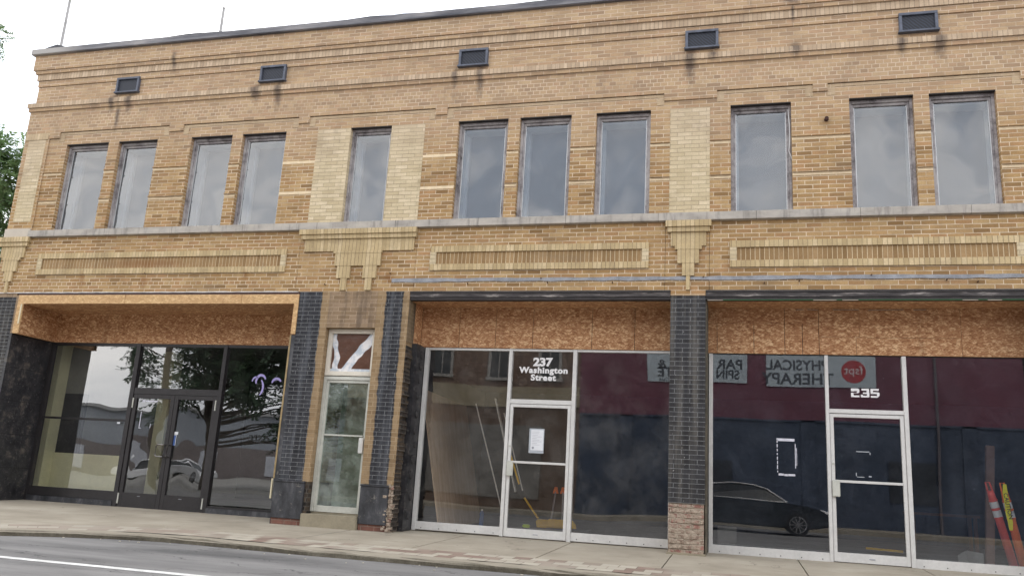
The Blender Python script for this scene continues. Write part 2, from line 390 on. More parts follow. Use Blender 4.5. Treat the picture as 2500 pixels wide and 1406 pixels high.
M['glass_l'] = glass('bright_shop_glass', .20, (.93,.94,.93), .012, .7, .02)
M['glass_door'] = glass('wavy_door_glass', .17, (.92,.93,.91), .028, 1.8, .02)
M['glass_m'] = glass('dusty_shop_glass', .14, (.94,.94,.94), .010, .5, .09, (.34,.33,.31))
M['glass_r'] = glass('shop_glass', .14, (.93,.94,.95), .006, .5, .045, (.24,.26,.30))
M['glass_up'] = glass('upper_window_glass', .125, (.80,.84,.87), .15, 1.4, .03, (.5,.52,.55))
M['glass_stair'] = glass('frosted_stair_glass', .12, (.80,.86,.82), .004, 1.5, .38, (.47,.52,.47))
M['white'] = simple('white_vinyl', (.80,.79,.78), .5, var=.04)
M['paper'] = simple('white_paper', (.74,.75,.77), .7, var=.03)
M['tape'] = simple('grey_tape', (.42,.45,.48), .5, var=.12, scale=20)
M['white_tape'] = simple('white_tape', (.62,.62,.68), .5, var=.15, scale=20)
M['ink'] = simple('grey_ink', (.33,.34,.37), .7)
M['lilac'] = simple('lilac_vinyl', (.42,.37,.72), .5, var=.15, scale=20)
M['blue_sticker'] = simple('blue_sticker', (.06,.12,.32), .5)
M['ghost'] = simple('ghost_lettering', (.035,.037,.037), .8)
M['lath'] = simple('raw_lath', (.30,.22,.11), .8, var=.3, scale=8)
M['lath_pale'] = simple('pale_lath', (.62,.55,.38), .8, var=.12, scale=8)
M['door_dark'] = M['bronze']
M['concrete_wall'] = simple('pole_metal', (.30,.29,.28), .5, metal=.4, var=.2)
def plywood():
    k = N('plywood_sheet_grain'); n = k.noise(k.vmath('MULTIPLY', k.pos(), (9,9,.8)), 1, 5, .65, .6)
    return k.bsdf(k.ramp(n, [(.3,(.60,.41,.26)),(.55,(.75,.55,.37)),(.75,(.82,.65,.47))]), .75)
M['ply'] = plywood()
M['yellow'] = simple('yellow_plastic', (.78,.46,.01), .4, var=.08)
M['lime'] = simple('lime_plastic', (.55,.72,.02), .4, var=.08)
M['orange'] = simple('orange_plastic', (.95,.20,.03), .45, var=.06)
M['red_orange'] = simple('faded_red_plastic', (.80,.12,.09), .45, var=.08)
M['reflective'] = simple('white_reflective_band', (.72,.72,.70), .35, var=.06)
M['steel'] = simple('grey_steel_tube', (.35,.36,.38), .4, metal=.5)
M['board_white'] = simple('white_trim_board', (.62,.60,.55), .6, var=.06)
M['post_wood'] = simple('reddish_timber', (.20,.12,.09), .8, var=.2, scale=6)
M['bottle_blue'] = simple('blue_bottle', (.06,.14,.34), .3, var=.1)

# ------------------------------------------------------------------ camera, light, world
cam = bpy.data.cameras.new('camera'); co = bpy.data.objects.new('camera', cam); COL.objects.link(co)
r_, u_, f_ = Vector((.96584283,.2528861,.0565353)), Vector((.0048183,-.23566346,.97182278)), Vector((-.25908378,.93835567,.22883234))
mw = Matrix((( r_.x,u_.x,-f_.x,0),(r_.y,u_.y,-f_.y,0),(r_.z,u_.z,-f_.z,0),(0,0,0,1)))
co.matrix_world = Matrix.Translation((0,-12.8,.832)) @ mw
cam.lens = 29.42; cam.sensor_width = 36; cam.clip_end = 600; cam.clip_start = .05
sc.camera = co
SUN_EL, SUN_ROT = R(58), R(20)
su = bpy.data.lights.new('sun', 'SUN'); su.energy = .7; su.angle = R(20); su.color = (1,.95,.88)
so = bpy.data.objects.new('sun', su); COL.objects.link(so)
d = Vector((math.sin(SUN_ROT)*math.cos(SUN_EL), math.cos(SUN_ROT)*math.cos(SUN_EL), math.sin(SUN_EL)))
so.rotation_euler = d.to_track_quat('Z', 'Y').to_euler()
w = bpy.data.worlds.new('World'); sc.world = w; w.use_nodes = True; nt = w.node_tree; nt.nodes.clear()
def wn(t, **k):
    n = nt.nodes.new('ShaderNode'+t)
    for a, b in k.items(): setattr(n, a, b)
    return n
sky = wn('TexSky', sky_type='NISHITA', sun_disc=False); sky.sun_elevation = SUN_EL; sky.sun_rotation = SUN_ROT; sky.dust_density = 3; sky.altitude = 50
hs = wn('HueSaturation'); hs.inputs['Saturation'].default_value = .45; nt.links.new(sky.outputs[0], hs.inputs['Color'])
tc = wn('TexCoord'); mp = wn('Mapping'); mp.inputs['Scale'].default_value = (1,1,2.6); nt.links.new(tc.outputs['Generated'], mp.inputs[0])
nz = wn('TexNoise'); nz.inputs['Scale'].default_value = 2.3; nz.inputs['Detail'].default_value = 7; nz.inputs['Roughness'].default_value = .55; nz.inputs['Distortion'].default_value = .5; nt.links.new(mp.outputs[0], nz.inputs['Vector'])
rp = wn('ValToRGB'); rp.color_ramp.elements[0].position = .36; rp.color_ramp.elements[0].color = (.42,.46,.53,1); rp.color_ramp.elements[1].position = .66; rp.color_ramp.elements[1].color = (1.0,.98,.96,1)
nt.links.new(nz.outputs['Fac'], rp.inputs[0])
cl = wn('VectorMath', operation='SCALE'); cl.inputs['Scale'].default_value = 29.0; nt.links.new(rp.outputs[0], cl.inputs[0])
mxw = wn('Mix', data_type='RGBA'); mxw.inputs[0].default_value = .8; nt.links.new(hs.outputs[0], mxw.inputs[6]); nt.links.new(cl.outputs[0], mxw.inputs[7])
bg = wn('Background'); bg.inputs['Strength'].default_value = .10; nt.links.new(mxw.outputs[2], bg.inputs[0])
wo = wn('OutputWorld'); nt.links.new(bg.outputs[0], wo.inputs[0])
sc.view_settings.view_transform = 'Standard'; sc.view_settings.look = 'None'; sc.view_settings.exposure = .42; sc.view_settings.gamma = 1
sc.render.engine = 'CYCLES'
sc.cycles.max_bounces = 8; sc.cycles.transparent_max_bounces = 16

# ------------------------------------------------------------------ ground, road, pavement
def ground_mats():
    k = N('asphalt'); p = k.pos()
    n = k.noise(k.vmath('MULTIPLY', p, (.35,1.4,1)), 1.1, 6, .65); g = k.noise(p, 90, 3, .8); l = k.noise(k.vmath('MULTIPLY', p, (.15,5,1)), 1.2, 5, .7)
    c = k.ramp(n, [(.34,(.13,.127,.125)),(.55,(.205,.20,.195)),(.72,(.26,.254,.245))])
    c = k.mix(k.mr(g, .5, .85, 0, .5), c, (.28,.27,.26)); c = k.mix(k.mr(l, .54, .70, 0, .45), c, (.235,.23,.22))
    c = k.mix(k.mr(k.noise(p, 34, 2, .5), .80, .815, 0, .9), c, (.55,.52,.46))
    q = k.xyz(p)
    a = k.math('DIVIDE', k.math('ADD', q[0], 5.9), 1.3); b = k.math('DIVIDE', k.math('ADD', q[1], k.math('ADD', 3.55, k.math('MULTIPLY', k.math('ADD', q[0], 5.9), -.05))), .42)
    dd = k.math('ADD', k.math('SQRT', k.math('ADD', k.math('MULTIPLY', a, a), k.math('MULTIPLY', b, b))), k.math('MULTIPLY', k.math('SUBTRACT', k.noise(p, 4, 5, .7), .5), 1.8))
    c = k.mix(k.mr(dd, .3, 1.4, .6, 0), c, (.07,.07,.07))
    ck = k.n('TexVoronoi', {'Vector': k.vmath('ADD', k.vmath('MULTIPLY', p, (.6,1.6,1)), k.vmath('SCALE', k.noise(p, 2, 4, .6, 0, True), .8)), 'Scale': .45}, feature='DISTANCE_TO_EDGE')
    c = k.mix(k.mr(ck.outputs['Distance'], .0, .007, .75, 0), c, (.04,.04,.04))
    asp = k.bsdf(c, .85, g, .006, .8, 0, .3)
    k = N('pavement_concrete'); p = k.pos(); n = k.noise(p, 1.0, 6, .6); g = k.noise(p, 60, 3, .75); l = k.noise(k.vmath('MULTIPLY', p, (.35,2.2,1)), 1.3, 5, .65)
    c = k.ramp(n, [(.34,(.285,.25,.195)),(.55,(.355,.315,.25)),(.72,(.41,.37,.30))])
    c = k.mix(k.mr(l, .5, .75, 0, .5), c, (.27,.24,.185)); c = k.mix(k.mr(g, .5, .85, 0, .25), c, (.25,.22,.18))
    ck = k.n('TexVoronoi', {'Vector': k.vmath('ADD', p, k.vmath('SCALE', k.noise(p, 3, 4, .6, 0, True), .5)), 'Scale': .55}, feature='DISTANCE_TO_EDGE')
    c = k.mix(k.math('MULTIPLY', k.mr(ck.outputs['Distance'], .0, .006, .8, 0), k.mr(k.noise(p, .7, 2), .5, .56)), c, (.12,.10,.08))
    c = k.mix(k.mr(k.noise(p, 13, 2, .5), .74, .77, 0, .7), c, (.16,.14,.12)); c = k.mix(k.mr(k.noise(k.vmath('ADD', p, (9,3,0)), 17, 2, .5), .76, .79, 0, .8), c, (.62,.60,.55))
    c = k.mix(k.mr(k.noise(k.vmath('MULTIPLY', p, (.8,3,1)), 1.7, 6, .75), .56, .68, 0, .5), c, (.22,.195,.155))
    con = k.bsdf(c, .88, g, .004, .5, 0, .25)
    k = N('curb_concrete'); p = k.pos(); n = k.noise(p, 3.2, 6, .75); g = k.noise(p, 45, 4, .8); z = k.xyz(p)[2]
    c = k.ramp(n, [(.35,(.08,.07,.052)),(.55,(.15,.133,.10)),(.75,(.25,.225,.175))])
    c = k.mix(k.mr(g, .52, .66, 0, .7), c, (.08,.07,.05))
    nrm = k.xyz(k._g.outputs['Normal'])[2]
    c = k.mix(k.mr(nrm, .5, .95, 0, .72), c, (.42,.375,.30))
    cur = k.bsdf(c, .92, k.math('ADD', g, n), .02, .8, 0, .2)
    k = N('block_paving'); uv = k.n('UVMap').outputs[0]
    bt = k.n('TexBrick', {'Vector': uv, 'Color1': (0,0,0), 'Color2': (1,1,1), 'Mortar': (0,0,0), 'Scale': 1.0, 'Mortar Size': .006, 'Mortar Smooth': .2, 'Brick Width': .22, 'Row Height': .243})
    g = k.noise(k.pos(), 40, 3, .7); n = k.noise(k.pos(), 1.0, 4)
    c = k.ramp(bt.outputs['Color'], [(0,(.20,.145,.115)),(.30,(.25,.175,.14)),(.46,(.29,.23,.185)),(.54,(.39,.35,.285)),(1,(.44,.40,.325))], 'LINEAR')
    c = k.mix(bt.outputs['Fac'], c, (.16,.13,.10)); c = k.mix(k.mr(g, .5, .8, 0, .25), c, (.2,.16,.13)); c = k.mix(k.mr(n, .35, .6, .55, 0), c, (.36,.33,.27))
    c = k.mix(k.mr(k.xyz(k.pos())[0], -6.0, -7.6, 0, .45), c, (.37,.33,.27))
    pav = k.bsdf(c, .85, k.math('SUBTRACT', 1, bt.outputs['Fac']), .004, .6, 0, .3)
    return asp, con, cur, pav
ASP, CON, CURB, PAV = ground_mats()
RZ = -.165
SW = lambda y: .03*y if y < .6 else .018           # pavement falls towards the road
MB().quad((-300,-300,-.40),(300,-300,-.40),(300,300,-.40),(-300,300,-.40)).build('ground', simple('far_ground', (.16,.155,.14), .9, scale=.3), kind='structure')
MB().box(-120,90,-40,2.0,-.39,RZ).build('road', ASP, kind='structure')
line = [(7.5,-2.85),(3,-2.86),(0,-2.85),(-2,-2.84),(-4,-2.85),(-5.5,-2.85),(-6.4,-2.77),(-7.1,-2.68),(-7.7,-2.76),(-8.2,-2.93),(-8.7,-3.22),(-9.1,-3.66),(-9.7,-4.25),(-10.6,-4.6),(-12,-4.7),(-15,-4.6),(-17.2,-3.9),(-18.6,-2.2),(-19,0),(-19,30)]
# resample
pts = []
for (a, b) in zip(line, line[1:]):
    L = math.dist(a, b); n = max(1, int(L/.25))
    for i in range(n): pts.append((a[0]+(b[0]-a[0])*i/n, a[1]+(b[1]-a[1])*i/n))
pts.append(line[-1])
for _ in range(4):
    pts = [pts[0]] + [((a[0]+2*b[0]+c[0])/4, (a[1]+2*b[1]+c[1])/4) for a, b, c in zip(pts, pts[1:], pts[2:])] + [pts[-1]]
def offs(d):
    o = []
    for i, p in enumerate(pts):
        a = pts[max(i-1,0)]; b = pts[min(i+1,len(pts)-1)]; t = Vector((b[0]-a[0], b[1]-a[1])).normalized()
        nrm = Vector((t.y, -t.x))      # towards the building
        o.append((p[0]+nrm.x*d, p[1]+nrm.y*d))
    return o
rnd = random.Random(4)
prof = [(0.0,RZ-.1,0),(.0,RZ+.045,1),(.012,-.108,1),(.035,-.090,1),(.202,-.076,0)]
bm = bmesh.new(); rows = []
for dd, z, _ in prof:
    ol = offs(dd); row = []
    for p in ol:
        zz = z if z < -.1 else max(z, z) + 0
        row.append(bm.verts.new((p[0], p[1]+rnd.uniform(-.006,.006), zz + (rnd.uniform(-.006,.006) if z > RZ-.05 else 0) - (.006*(p[1]+2.85) if z > -.12 and p[1] < -2.9 else 0)*-1)))
    rows.append(row)
for a, b in zip(rows, rows[1:]):
    for i in range(len(a)-1): bm.faces.new((a[i], a[i+1], b[i+1], b[i]))
bmesh.ops.recalc_face_normals(bm, faces=bm.faces)
me = bpy.data.meshes.new('kerb'); bm.to_mesh(me); bm.free()
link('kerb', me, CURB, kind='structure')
# paving strip following the kerb
bm = bmesh.new(); uvl = bm.loops.layers.uv.new('UVMap'); o1, o2 = offs(.20), offs(.93)
acc = 0; va = [bm.verts.new((*p, .03*p[1]+.006)) for p in o1]; vb = [bm.verts.new((*p, .03*p[1]+.006)) for p in o2]; cum = [0]
for a, b in zip(pts, pts[1:]): cum.append(cum[-1]+math.dist(a, b))
for i in range(len(va)-1):
    f = bm.faces.new((va[i], va[i+1], vb[i+1], vb[i]))
    for lp, uvv in zip(f.loops, ((cum[i],0),(cum[i+1],0),(cum[i+1],.729),(cum[i],.729))): lp[uvl].uv = uvv
bmesh.ops.recalc_face_normals(bm, faces=bm.faces)
me = bpy.data.meshes.new('paving_strip'); bm.to_mesh(me); bm.free()
if me.polygons[0].normal.z < 0: me.flip_normals()
link('paving_strip', me, PAV, kind='structure')
# concrete slabs between joints, behind the strip
inner = offs(.93)
g = MB()
def slab(x0, x1, y0, y1):
    # sloped top
    c = [(x0,y0,.03*y0),(x1,y0,.03*y0),(x1,y1,.03*y1),(x0,y1,.03*y1)]
    v = [g.bm.verts.new(p) for p in c] + [g.bm.verts.new((p[0],p[1],-.2)) for p in c]
    for f in ((0,1,2,3),(4,7,6,5),(0,4,5,1),(1,5,6,2),(2,6,7,3),(3,7,4,0)): g.bm.faces.new([v[i] for i in f])
js = [7.5,5.9,4.2,2.5,.84,-.91,-2.5,-4.2,-5.93]
for a, b in zip(js, js[1:]): slab(b+.009, a-.009, -1.925, 1.6)
pl = [p for p in inner if p[0] < -5.94 and p[1] < 14]
poly = [(-5.94, 1.6), (-5.94, -1.925)] + pl + [(-18.07, 14.0), (-14.3, 14.0), (-14.3,1.6)]
top = [g.bm.verts.new((x, y, .03*y if y < 1.6 else .048)) for x, y in poly]
f = g.bm.faces.new(top); bmesh.ops.triangulate(g.bm, faces=[f])
g.build('sidewalk', CON, kind='structure')
MB().box(-5.99,7.5,-1.95,1.5,-.38,-.13).build('joint_bed', simple('joint_dirt', (.07,.06,.045), .95), kind='structure')
# lane line and opposite side
MB().box(-60,60,-5.60,-5.47,RZ+.002,RZ+.006).build('lane_marking', simple('road_paint', (.62,.62,.60), .7, var=.28, scale=7), kind='structure')
MB().box(-16,60,-20.2,-17.4,-.38,-.02).build('far_sidewalk', CON, kind='structure')
# litter chips along the kerb
k_ = MB(); rr = random.Random(8)
for i in range(110):
    t = rr.randrange(8, 150) if len(pts) > 150 else rr.randrange(len(pts)-1)
    p = pts[t]; x = p[0]+rr.uniform(-.2,.2); y = p[1]-abs(rr.gauss(0,.22))-.03; s = rr.uniform(.006,.02)
    k_.bar((x,y,RZ+.005),(x+s*rr.uniform(.5,2),y+rr.uniform(-s,s),RZ+.007), s, .007)
o = k_.build('gutter_litter', simple('litter', (.50,.46,.36), .9, var=.3, scale=3), kind='stuff'); tag(o, 'small pale chips and leaf litter along the gutter', 'litter'); 

# ------------------------------------------------------------------ the brick building
X0, X1 = -14.0, 7.0
B = thing('brick_building', 'long two storey tan brick commercial building with boarded ground floor shopfronts', 'building', (-3.5, 5, 0))
BK = .45
SILL, HEAD = 5.155, 6.96
WINS = [(-12.955,-11.955),(-11.72,-10.83),(-10.07,-9.175),(-8.955,-8.04),(-6.735,-5.93),(-4.68,-3.775),(-3.565,-2.67),(-2.248,-1.345),(-.078,.845),(1.70,2.615),(2.83,3.74),(5.0,5.95)]
m = MB()
for a, b in zip([X0,-7.46,-5.255,-1.075,-.40], [-7.466,-5.261,-1.081,-.406,X1]): m.box(a, b, 0, BK, 3.905, 5.015)
edges = [-13.40] + [v for w_ in WINS for v in w_] + [X1]
for a, b in zip(edges[::2], edges[1::2]): m.box(a, b, .02, BK, 5.016, HEAD)
for a, b in WINS: m.box(a, b, .09, BK, 5.016, SILL-.012)
m.box(-13.40, X1, .02, BK, HEAD, 7.215)
m.box(X0, -13.40, 0, BK, 5.016, 7.228)
m.box(X0, X1, -.004, BK, 7.228, 7.712)
for a, b in ((-13.40,-13.15),(-10.59,-10.27),(-7.80,-7.58),(-5.12,-4.90),(-1.13,-.29),(1.175,1.39),(4.08,4.9)): m.box(a, b, -.006, .03, 7.10, 7.227)
m.box(-14.03, X1, -.035, BK, 7.712, 7.786)
m.box(-13.95, X1, .03, BK, 7.881, 8.28)
m.box(-13.96, X1, .008, BK, 8.28, 8.412)
m.box(-14.03, X1, -.048, BK, 8.548, 8.62)
m.box(-14.08, X1, -.072, BK, 8.62, 8.95)
m.build('brick_wall', M['tan'], B)
side = MB()
side.box(X0, X0+.04, BK+.001, 14, .0, 8.9); side.box(X1-.4, X1, BK+.001, 14, 0, 8.9); side.box(X0+.4, X1-.4, 13.6, 14, 0, 8.9)
side.build('brick_side_wall', M['tan'], B)
MB().box(X0+.4, X1-.4, BK+.002, 13.6, 8.3, 8.5).build('roof', M['tar'], B)
# soldier courses
MB().box(-14.05, X1, -.062, BK, 7.786, 7.881).build('soldier_course', M['cream_soldier_top'], B)
MB().box(-13.99, X1, -.018, BK, 8.412, 8.548).build('soldier_course', M['cream_soldier_top'], B)
# cream header line hugging the stepped shadow line
m = MB()
for a, b in ((-13.15,-10.59),(-10.27,-7.80),(-7.58,-5.12),(-4.90,-1.13),(-.29,1.175),(1.39,4.08),(4.9,X1)):
    m.box(a, b, .014, .10, 7.168, 7.2155); m.box(a, a+.115, .014, .10, 7.03, 7.1675); m.box(b-.115, b, .014, .10, 7.03, 7.1675)
m.build('cream_label_moulding', brick('label_cream', [(.42,.30,.16),(.52,.40,.24)], (.60,.46,.30), w=.16, h=.069, fade=.5), B)
# pale bands across the piers
m = MB(); m2 = MB()
for z in (6.31, 5.72):
    for a, b in zip(edges[::2], edges[1::2]):
        a2 = max(a, -13.39)
        segs = [(a2, b)]
        if a < -6 and b > -7.5 and a > -9: segs = [(a2, -7.38)]
        elif abs(a+5.93) < .01: segs = [(-5.30, b)]
        elif abs(a+1.345) < .01: segs = [(a2,-1.03),(-.40,b)]
        for c, d_ in segs:
            m.box(c+.001, d_-.001, .017, .06, z, z+.05)
            if d_-c > .15 and not (c > -5.4 and d_ < -4.6) and not (c > -8.1 and d_ < -7.3): m2.box(c+.001, d_-.001, -.012, .05, z+.0505, z+.067)
m.build('pale_band', simple('pale_header', (.70,.56,.37), .85, var=.14, scale=9), B)
m2.build('drip_course', M['tan'], B)
# cream brick fields
m = MB()
for a, b, z0, z1, y in ((-13.895,-13.47,5.345,7.083,-.004),(-7.385,-6.732,5.155,6.955,.014),(-5.933,-5.297,5.155,6.955,.014),(-1.03,-.40,5.155,6.955,.014)):
    m.box(a, b, y, .2, z0, z1)
m.build('cream_brick_field', M['cream'], B)
m = MB(); m.box(-14.0,-13.40,-.008,.1,7.165,7.225); m.box(-13.99,-13.42,-.012,.1,7.084,7.164)
m.build('cream_label_moulding', M['cream_soldier'], B)
MB().box(-14.02,-13.41,-.03,.2,5.02,5.20).build('corner_stone', M['stone_cream'], B, bevel=.006)
# sill
m = MB()
xs = [-13.409] + [-14.6+1.49*i for i in range(1,16) if -13.4 < -14.6+1.49*i < X1] + [X1]
m.box(-13.409, X1, -.065, .10, 5.0165, SILL-.008)
m.build('stone_sill_course', M['stone'], B, bevel=.005)
# coping and tar edge
m = MB(); m.box(-14.15, X1, -.14, .55, 8.951, 9.075); m.build('parapet_coping', M['coping'], B, bevel=.01)
bm_ = MB(); rr = random.Random(2)
a = []; x = -13.8
while x < X1:
    a.append((x, 9.095 + .02*math.sin(x*1.7) + rr.uniform(-.008,.012) + (.09 if abs(x+2.75) < .14 else 0) + (.05 if abs(x+13.65) < .12 else 0))); x += .22
poly = [(p[0], p[1]) for p in a] + [(X1, 9.06), (-14.0, 9.06)]
bm_.prism(poly, 'y', -.09, .5); bm_.build('tar_edge', M['tar'], B)
# sunk soldier panels with projecting borders
for (xa, xb) in ((-13.09,-7.71),(-4.988,-1.333),(-.096,3.94)):
    za, zb, t = 4.262, 4.680, .105
    p = MB().box(xa+t, xb-t, -.004, .1, za+t, zb-t).build('brick_panel', M['soldier_tan'], B)
    f = MB(); f.box(xa, xb, -.028, .08, zb-t, zb); f.box(xa, xb, -.028, .08, za, za+t)
    f.build('panel_border', M['cream_soldier'], p)
    f = MB(); f.box(xa, xa+t, -.026, .08, za+t, zb-t); f.box(xb-t, xb, -.026, .08, za+t, zb-t)
    f.build('panel_border', M['cream'], p)
# corbel brackets
def corbel(parts):
    m = MB()
    for x0, x1, z0, z1, y in parts: m.box(x0, x1, y, .05, z0, z1)
    return m.build('corbel_bracket', M['cream_soldier'], B)
corbel([(-7.471,-5.255,4.925,5.015,-.085),(-7.43,-5.262,4.845,4.9245,-.06),(-7.36,-5.30,4.622,4.8445,-.03),(-6.79,-5.87,4.58,4.6215,-.045),(-6.745,-5.885,4.356,4.5795,-.04),
        (-6.69,-6.435,4.137,4.3555,-.035),(-6.20,-5.945,4.137,4.3555,-.035),(-6.605,-6.49,3.925,4.1365,-.03),(-6.145,-6.02,3.925,4.1365,-.03)])
def small(c, w):
    corbel([(c-w*.35,c+w*.35,4.915,5.014,-.085),(c-w*.325,c+w*.325,4.835,4.9145,-.06),(c-w*.27,c+w*.27,4.61,4.8345,-.03),(c-w*.205,c+w*.205,4.55,4.6095,-.045),
            (c-w*.165,c+w*.165,4.33,4.5495,-.04),(c-w*.093,c+w*.093,4.13,4.3295,-.035),(c-w*.032,c+w*.032,3.908,4.1295,-.03)])
small(-.722, 1.0); small(-13.72, 1.05); small(4.42, 1.0)
# windows upstairs
def window(i, x0, x1):
    yf = .10
    fr = MB(); z0, z1 = SILL, HEAD-.002
    rr = random.Random(i)
    t = .045
    fr.box(x0+.001, x0+t, yf, yf+.10, z0, z1); fr.box(x1-t, x1-.001, yf, yf+.10, z0, z1); fr.box(x0+t, x1-t, yf+.001, yf+.10, z1-.06, z1)
    s = t + .03
    fr.box(x0+t, x0+s, yf+.035, yf+.10, z0, z1-.061); fr.box(x1-s, x1-t, yf+.035, yf+.10, z0, z1-.061); fr.box(x0+s, x1-s, yf+.035, yf+.10, z1-.105, z1-.061)
    fr.box(x0+s, x1-s, yf+.03, yf+.10, z0, z0+.03)
    wdw = fr.build('window', M['wood_frame'], B, bevel=.004)
    MB().box(x0+.004, x1-.004, .022, .099, z1-.012, z1).build('head_shade_strip', M['lintel'], wdw)  # dark strip added under the head, standing in for the shade there
    MB().box(x0+s, x1-s, yf+.062, yf+.066, z0+.031, z1-.106).build('pane', M['glass_up'], wdw)
    st = MB(); st.box(x0+s, x0+s+.012, yf+.05, yf+.061, z0+.031, z1-.107); st.box(x1-s-.012, x1-s, yf+.05, yf+.061, z0+.031, z1-.107); st.box(x0+s+.012, x1-s-.012, yf+.05, yf+.061, z0+.031, z0+.043)
    st.build('storm_strip', M['storm'], wdw)
    rv = MB(); rv.box(x0+.005, x0+.07, yf+.101, yf+.34, z0, z1-.05); rv.box(x1-.07, x1-.005, yf+.101, yf+.34, z0, z1-.05); rv.box(x0+.07, x1-.07, yf+.101, yf+.34, z1-.13, z1-.05)
    rv.box(x0+.07, x0+.12, yf+.27, yf+.34, z0, z1-.13)
    rv.build('inner_reveal', M['reveal'], wdw)
    MB().box(x0+.005, x1-.005, yf+.345, yf+.36, z0, z1).build('blind', M['blind'], wdw)
    if i in (8, 10):    # loose strip of peeled aluminium
        q = MB(); xx = x1-.03 if i == 8 else x0+.02
        zz = [6.85,6.6,6.35,6.15,5.98,5.85]
        q.tube([(xx + (.012*math.sin(z*9) if i == 8 else 0) + (.05 if z < 6 and i == 8 else 0), yf-.02, z) for z in (zz if i == 8 else zz[2:])], .008, 5)
        q.build('peeled_strip', M['storm'], wdw)
    return wdw
for i, (a, b) in enumerate(WINS): window(i, a, b)
# vents
for x0, x1 in ((-11.99,-11.46),(-8.745,-8.20),(-4.755,-4.215),(-.80,-.265),(2.465,3.02)):
    z0, z1 = 8.0, 8.325
    f = MB(); f.box(x0, x1, -.03, .06, z1-.045, z1); f.box(x0, x0+.045, -.03, .06, z0+.02, z1-.045); f.box(x1-.045, x1, -.03, .06, z0+.02, z1-.045); f.box(x0-.015, x1+.015, -.045, .06, z0-.012, z0+.02)
    v = f.build('vent', M['vent_frame'], B, bevel=.004)
    MB().box(x0+.04, x1-.04, .0, .05, z0+.01, z1-.04).build('grille', M['mesh'], v)
# rusty anchors, holes
for x, z, y in ((1.36,6.62,-.03),):
    MB().tube([(x, .03, z),(x, y-.02, z)], [.035,.03], 8).build('pipe_stub', simple('rust', (.05,.02,.015), .9), B)
m = MB()
for x, z in ((-5.70,4.21),(-10.60,4.26),(-3.06,4.10),(-2.95,4.03),(-1.9,4.02),(-.5,4.10),(.9,4.03),(1.9,4.11),(2.9,4.03),(.4,4.0),(-4.3,4.02),(-6.9,4.02),(3.3,4.0)):
    m.tube([(x, .02, z),(x+.01, -.04, z+.012)], .009, 6)
m.build('anchor_stub', simple('rust_iron', (.07,.035,.02), .9), B)
# grey sealed band where an awning met the wall
bm_ = MB(); rr = random.Random(5)
xs = [-5.655+.2*i for i in range(0, 64)]
tp = [(x, 4.122+rr.uniform(-.006,.007)) for x in xs]; bt_ = [(x, 4.066+rr.uniform(-.01,.006)) for x in xs][::-1]
bm_.prism(tp+bt_, 'y', -.014, .02); bm_.build('sealed_band', M['pipe'], B)
# lintels
m = MB(); m.box(-13.39, -7.37, -.004, .3, 3.86, 3.893); m.build('steel_lintel', M['redsteel'], B)
bm_ = MB(); rr = random.Random(6); xs = [-14.0+.12*i for i in range(0, 56)]
bm_.prism([(x, 3.912+rr.uniform(-.002,.008)) for x in xs] + [(x, 3.896+rr.uniform(-.003,.003)) for x in xs][::-1], 'y', -.016, .02); bm_.build('caulk_line', M['white_caulk'], B)
for a, b in ((-5.30,-.99),(-.45,4.2),(4.75,X1)):
    m = MB(); m.box(a, b, -.012, .5, 3.868, 3.903); m.box(a, b, .01, .129, 3.757, 3.80); o = m.build('black_lintel', M['lintel'], B)
    m = MB(); m.box(a, b, -.002, .4, 3.805, 3.863); m.build('flaking_strip', M['strip'], o)
# ground floor brick
m = MB()
m.box(-7.36,-6.79,0,.9,.70,3.9045); m.box(-6.79,-5.88,0,.9,3.275,3.9045); m.box(-5.88,-5.305,0,.28,.72,3.9045)
o = m.build('brick_pilaster', M['pilaster_brick'], B)
m = MB(); m.box(-6.785,-5.885,-.003,.3,3.278,3.903); m.build('brick_lintel_wall', M['tan_plain'], B)
m = MB(); m.box(-5.86,-5.31,.281,.9,.0,3.9); m.build('return_wall', M['charred'], B)
m = MB(); m.box(-5.309,-5.296,.01,.30,3.05,3.75); m.build('return_brickwork', M['return_brick'], B)
m = MB(); m.box(-5.309,-5.294,.302,.65,3.062,3.755); m.build('osb_return', M['osb'], B)
# charred ragged brick edge on the return
bm_ = MB(); rr = random.Random(11)
for zi in range(0, 43):
    z = .02+.0691*zi
    if z < 3.05:
        bm_.box(-5.312, -5.300+rr.uniform(0,.035), rr.uniform(.0,.012), .26, z+.004, z+.064)
bm_.build('ragged_brick_edge', M['charred'], B)
# black glue-spotted slab behind it
sl = MB().box(-5.30,-5.205,.27,.64,.02,3.06).build('cladding_slab', M['slab'], B)
m = MB(); rr = random.Random(3)
for z in [.25,.55,.9,1.15,1.4,1.62,1.9,2.2,2.45,2.7,2.9]:
    y = .50+rr.uniform(-.04,.05); rr_ = rr.uniform(.04,.075)
    m.tube([(-5.206,y,z),(-5.196,y,z),(-5.186,y,z)], [rr_, rr_, rr_*.7], 12)
    if rr.random() < .6: m.tube([(-5.206,y-.14,z+.1),(-5.194,y-.14,z+.1)], [rr_*.8, rr_*.5], 10)
m.build('glue_spot', M['glue'], sl)
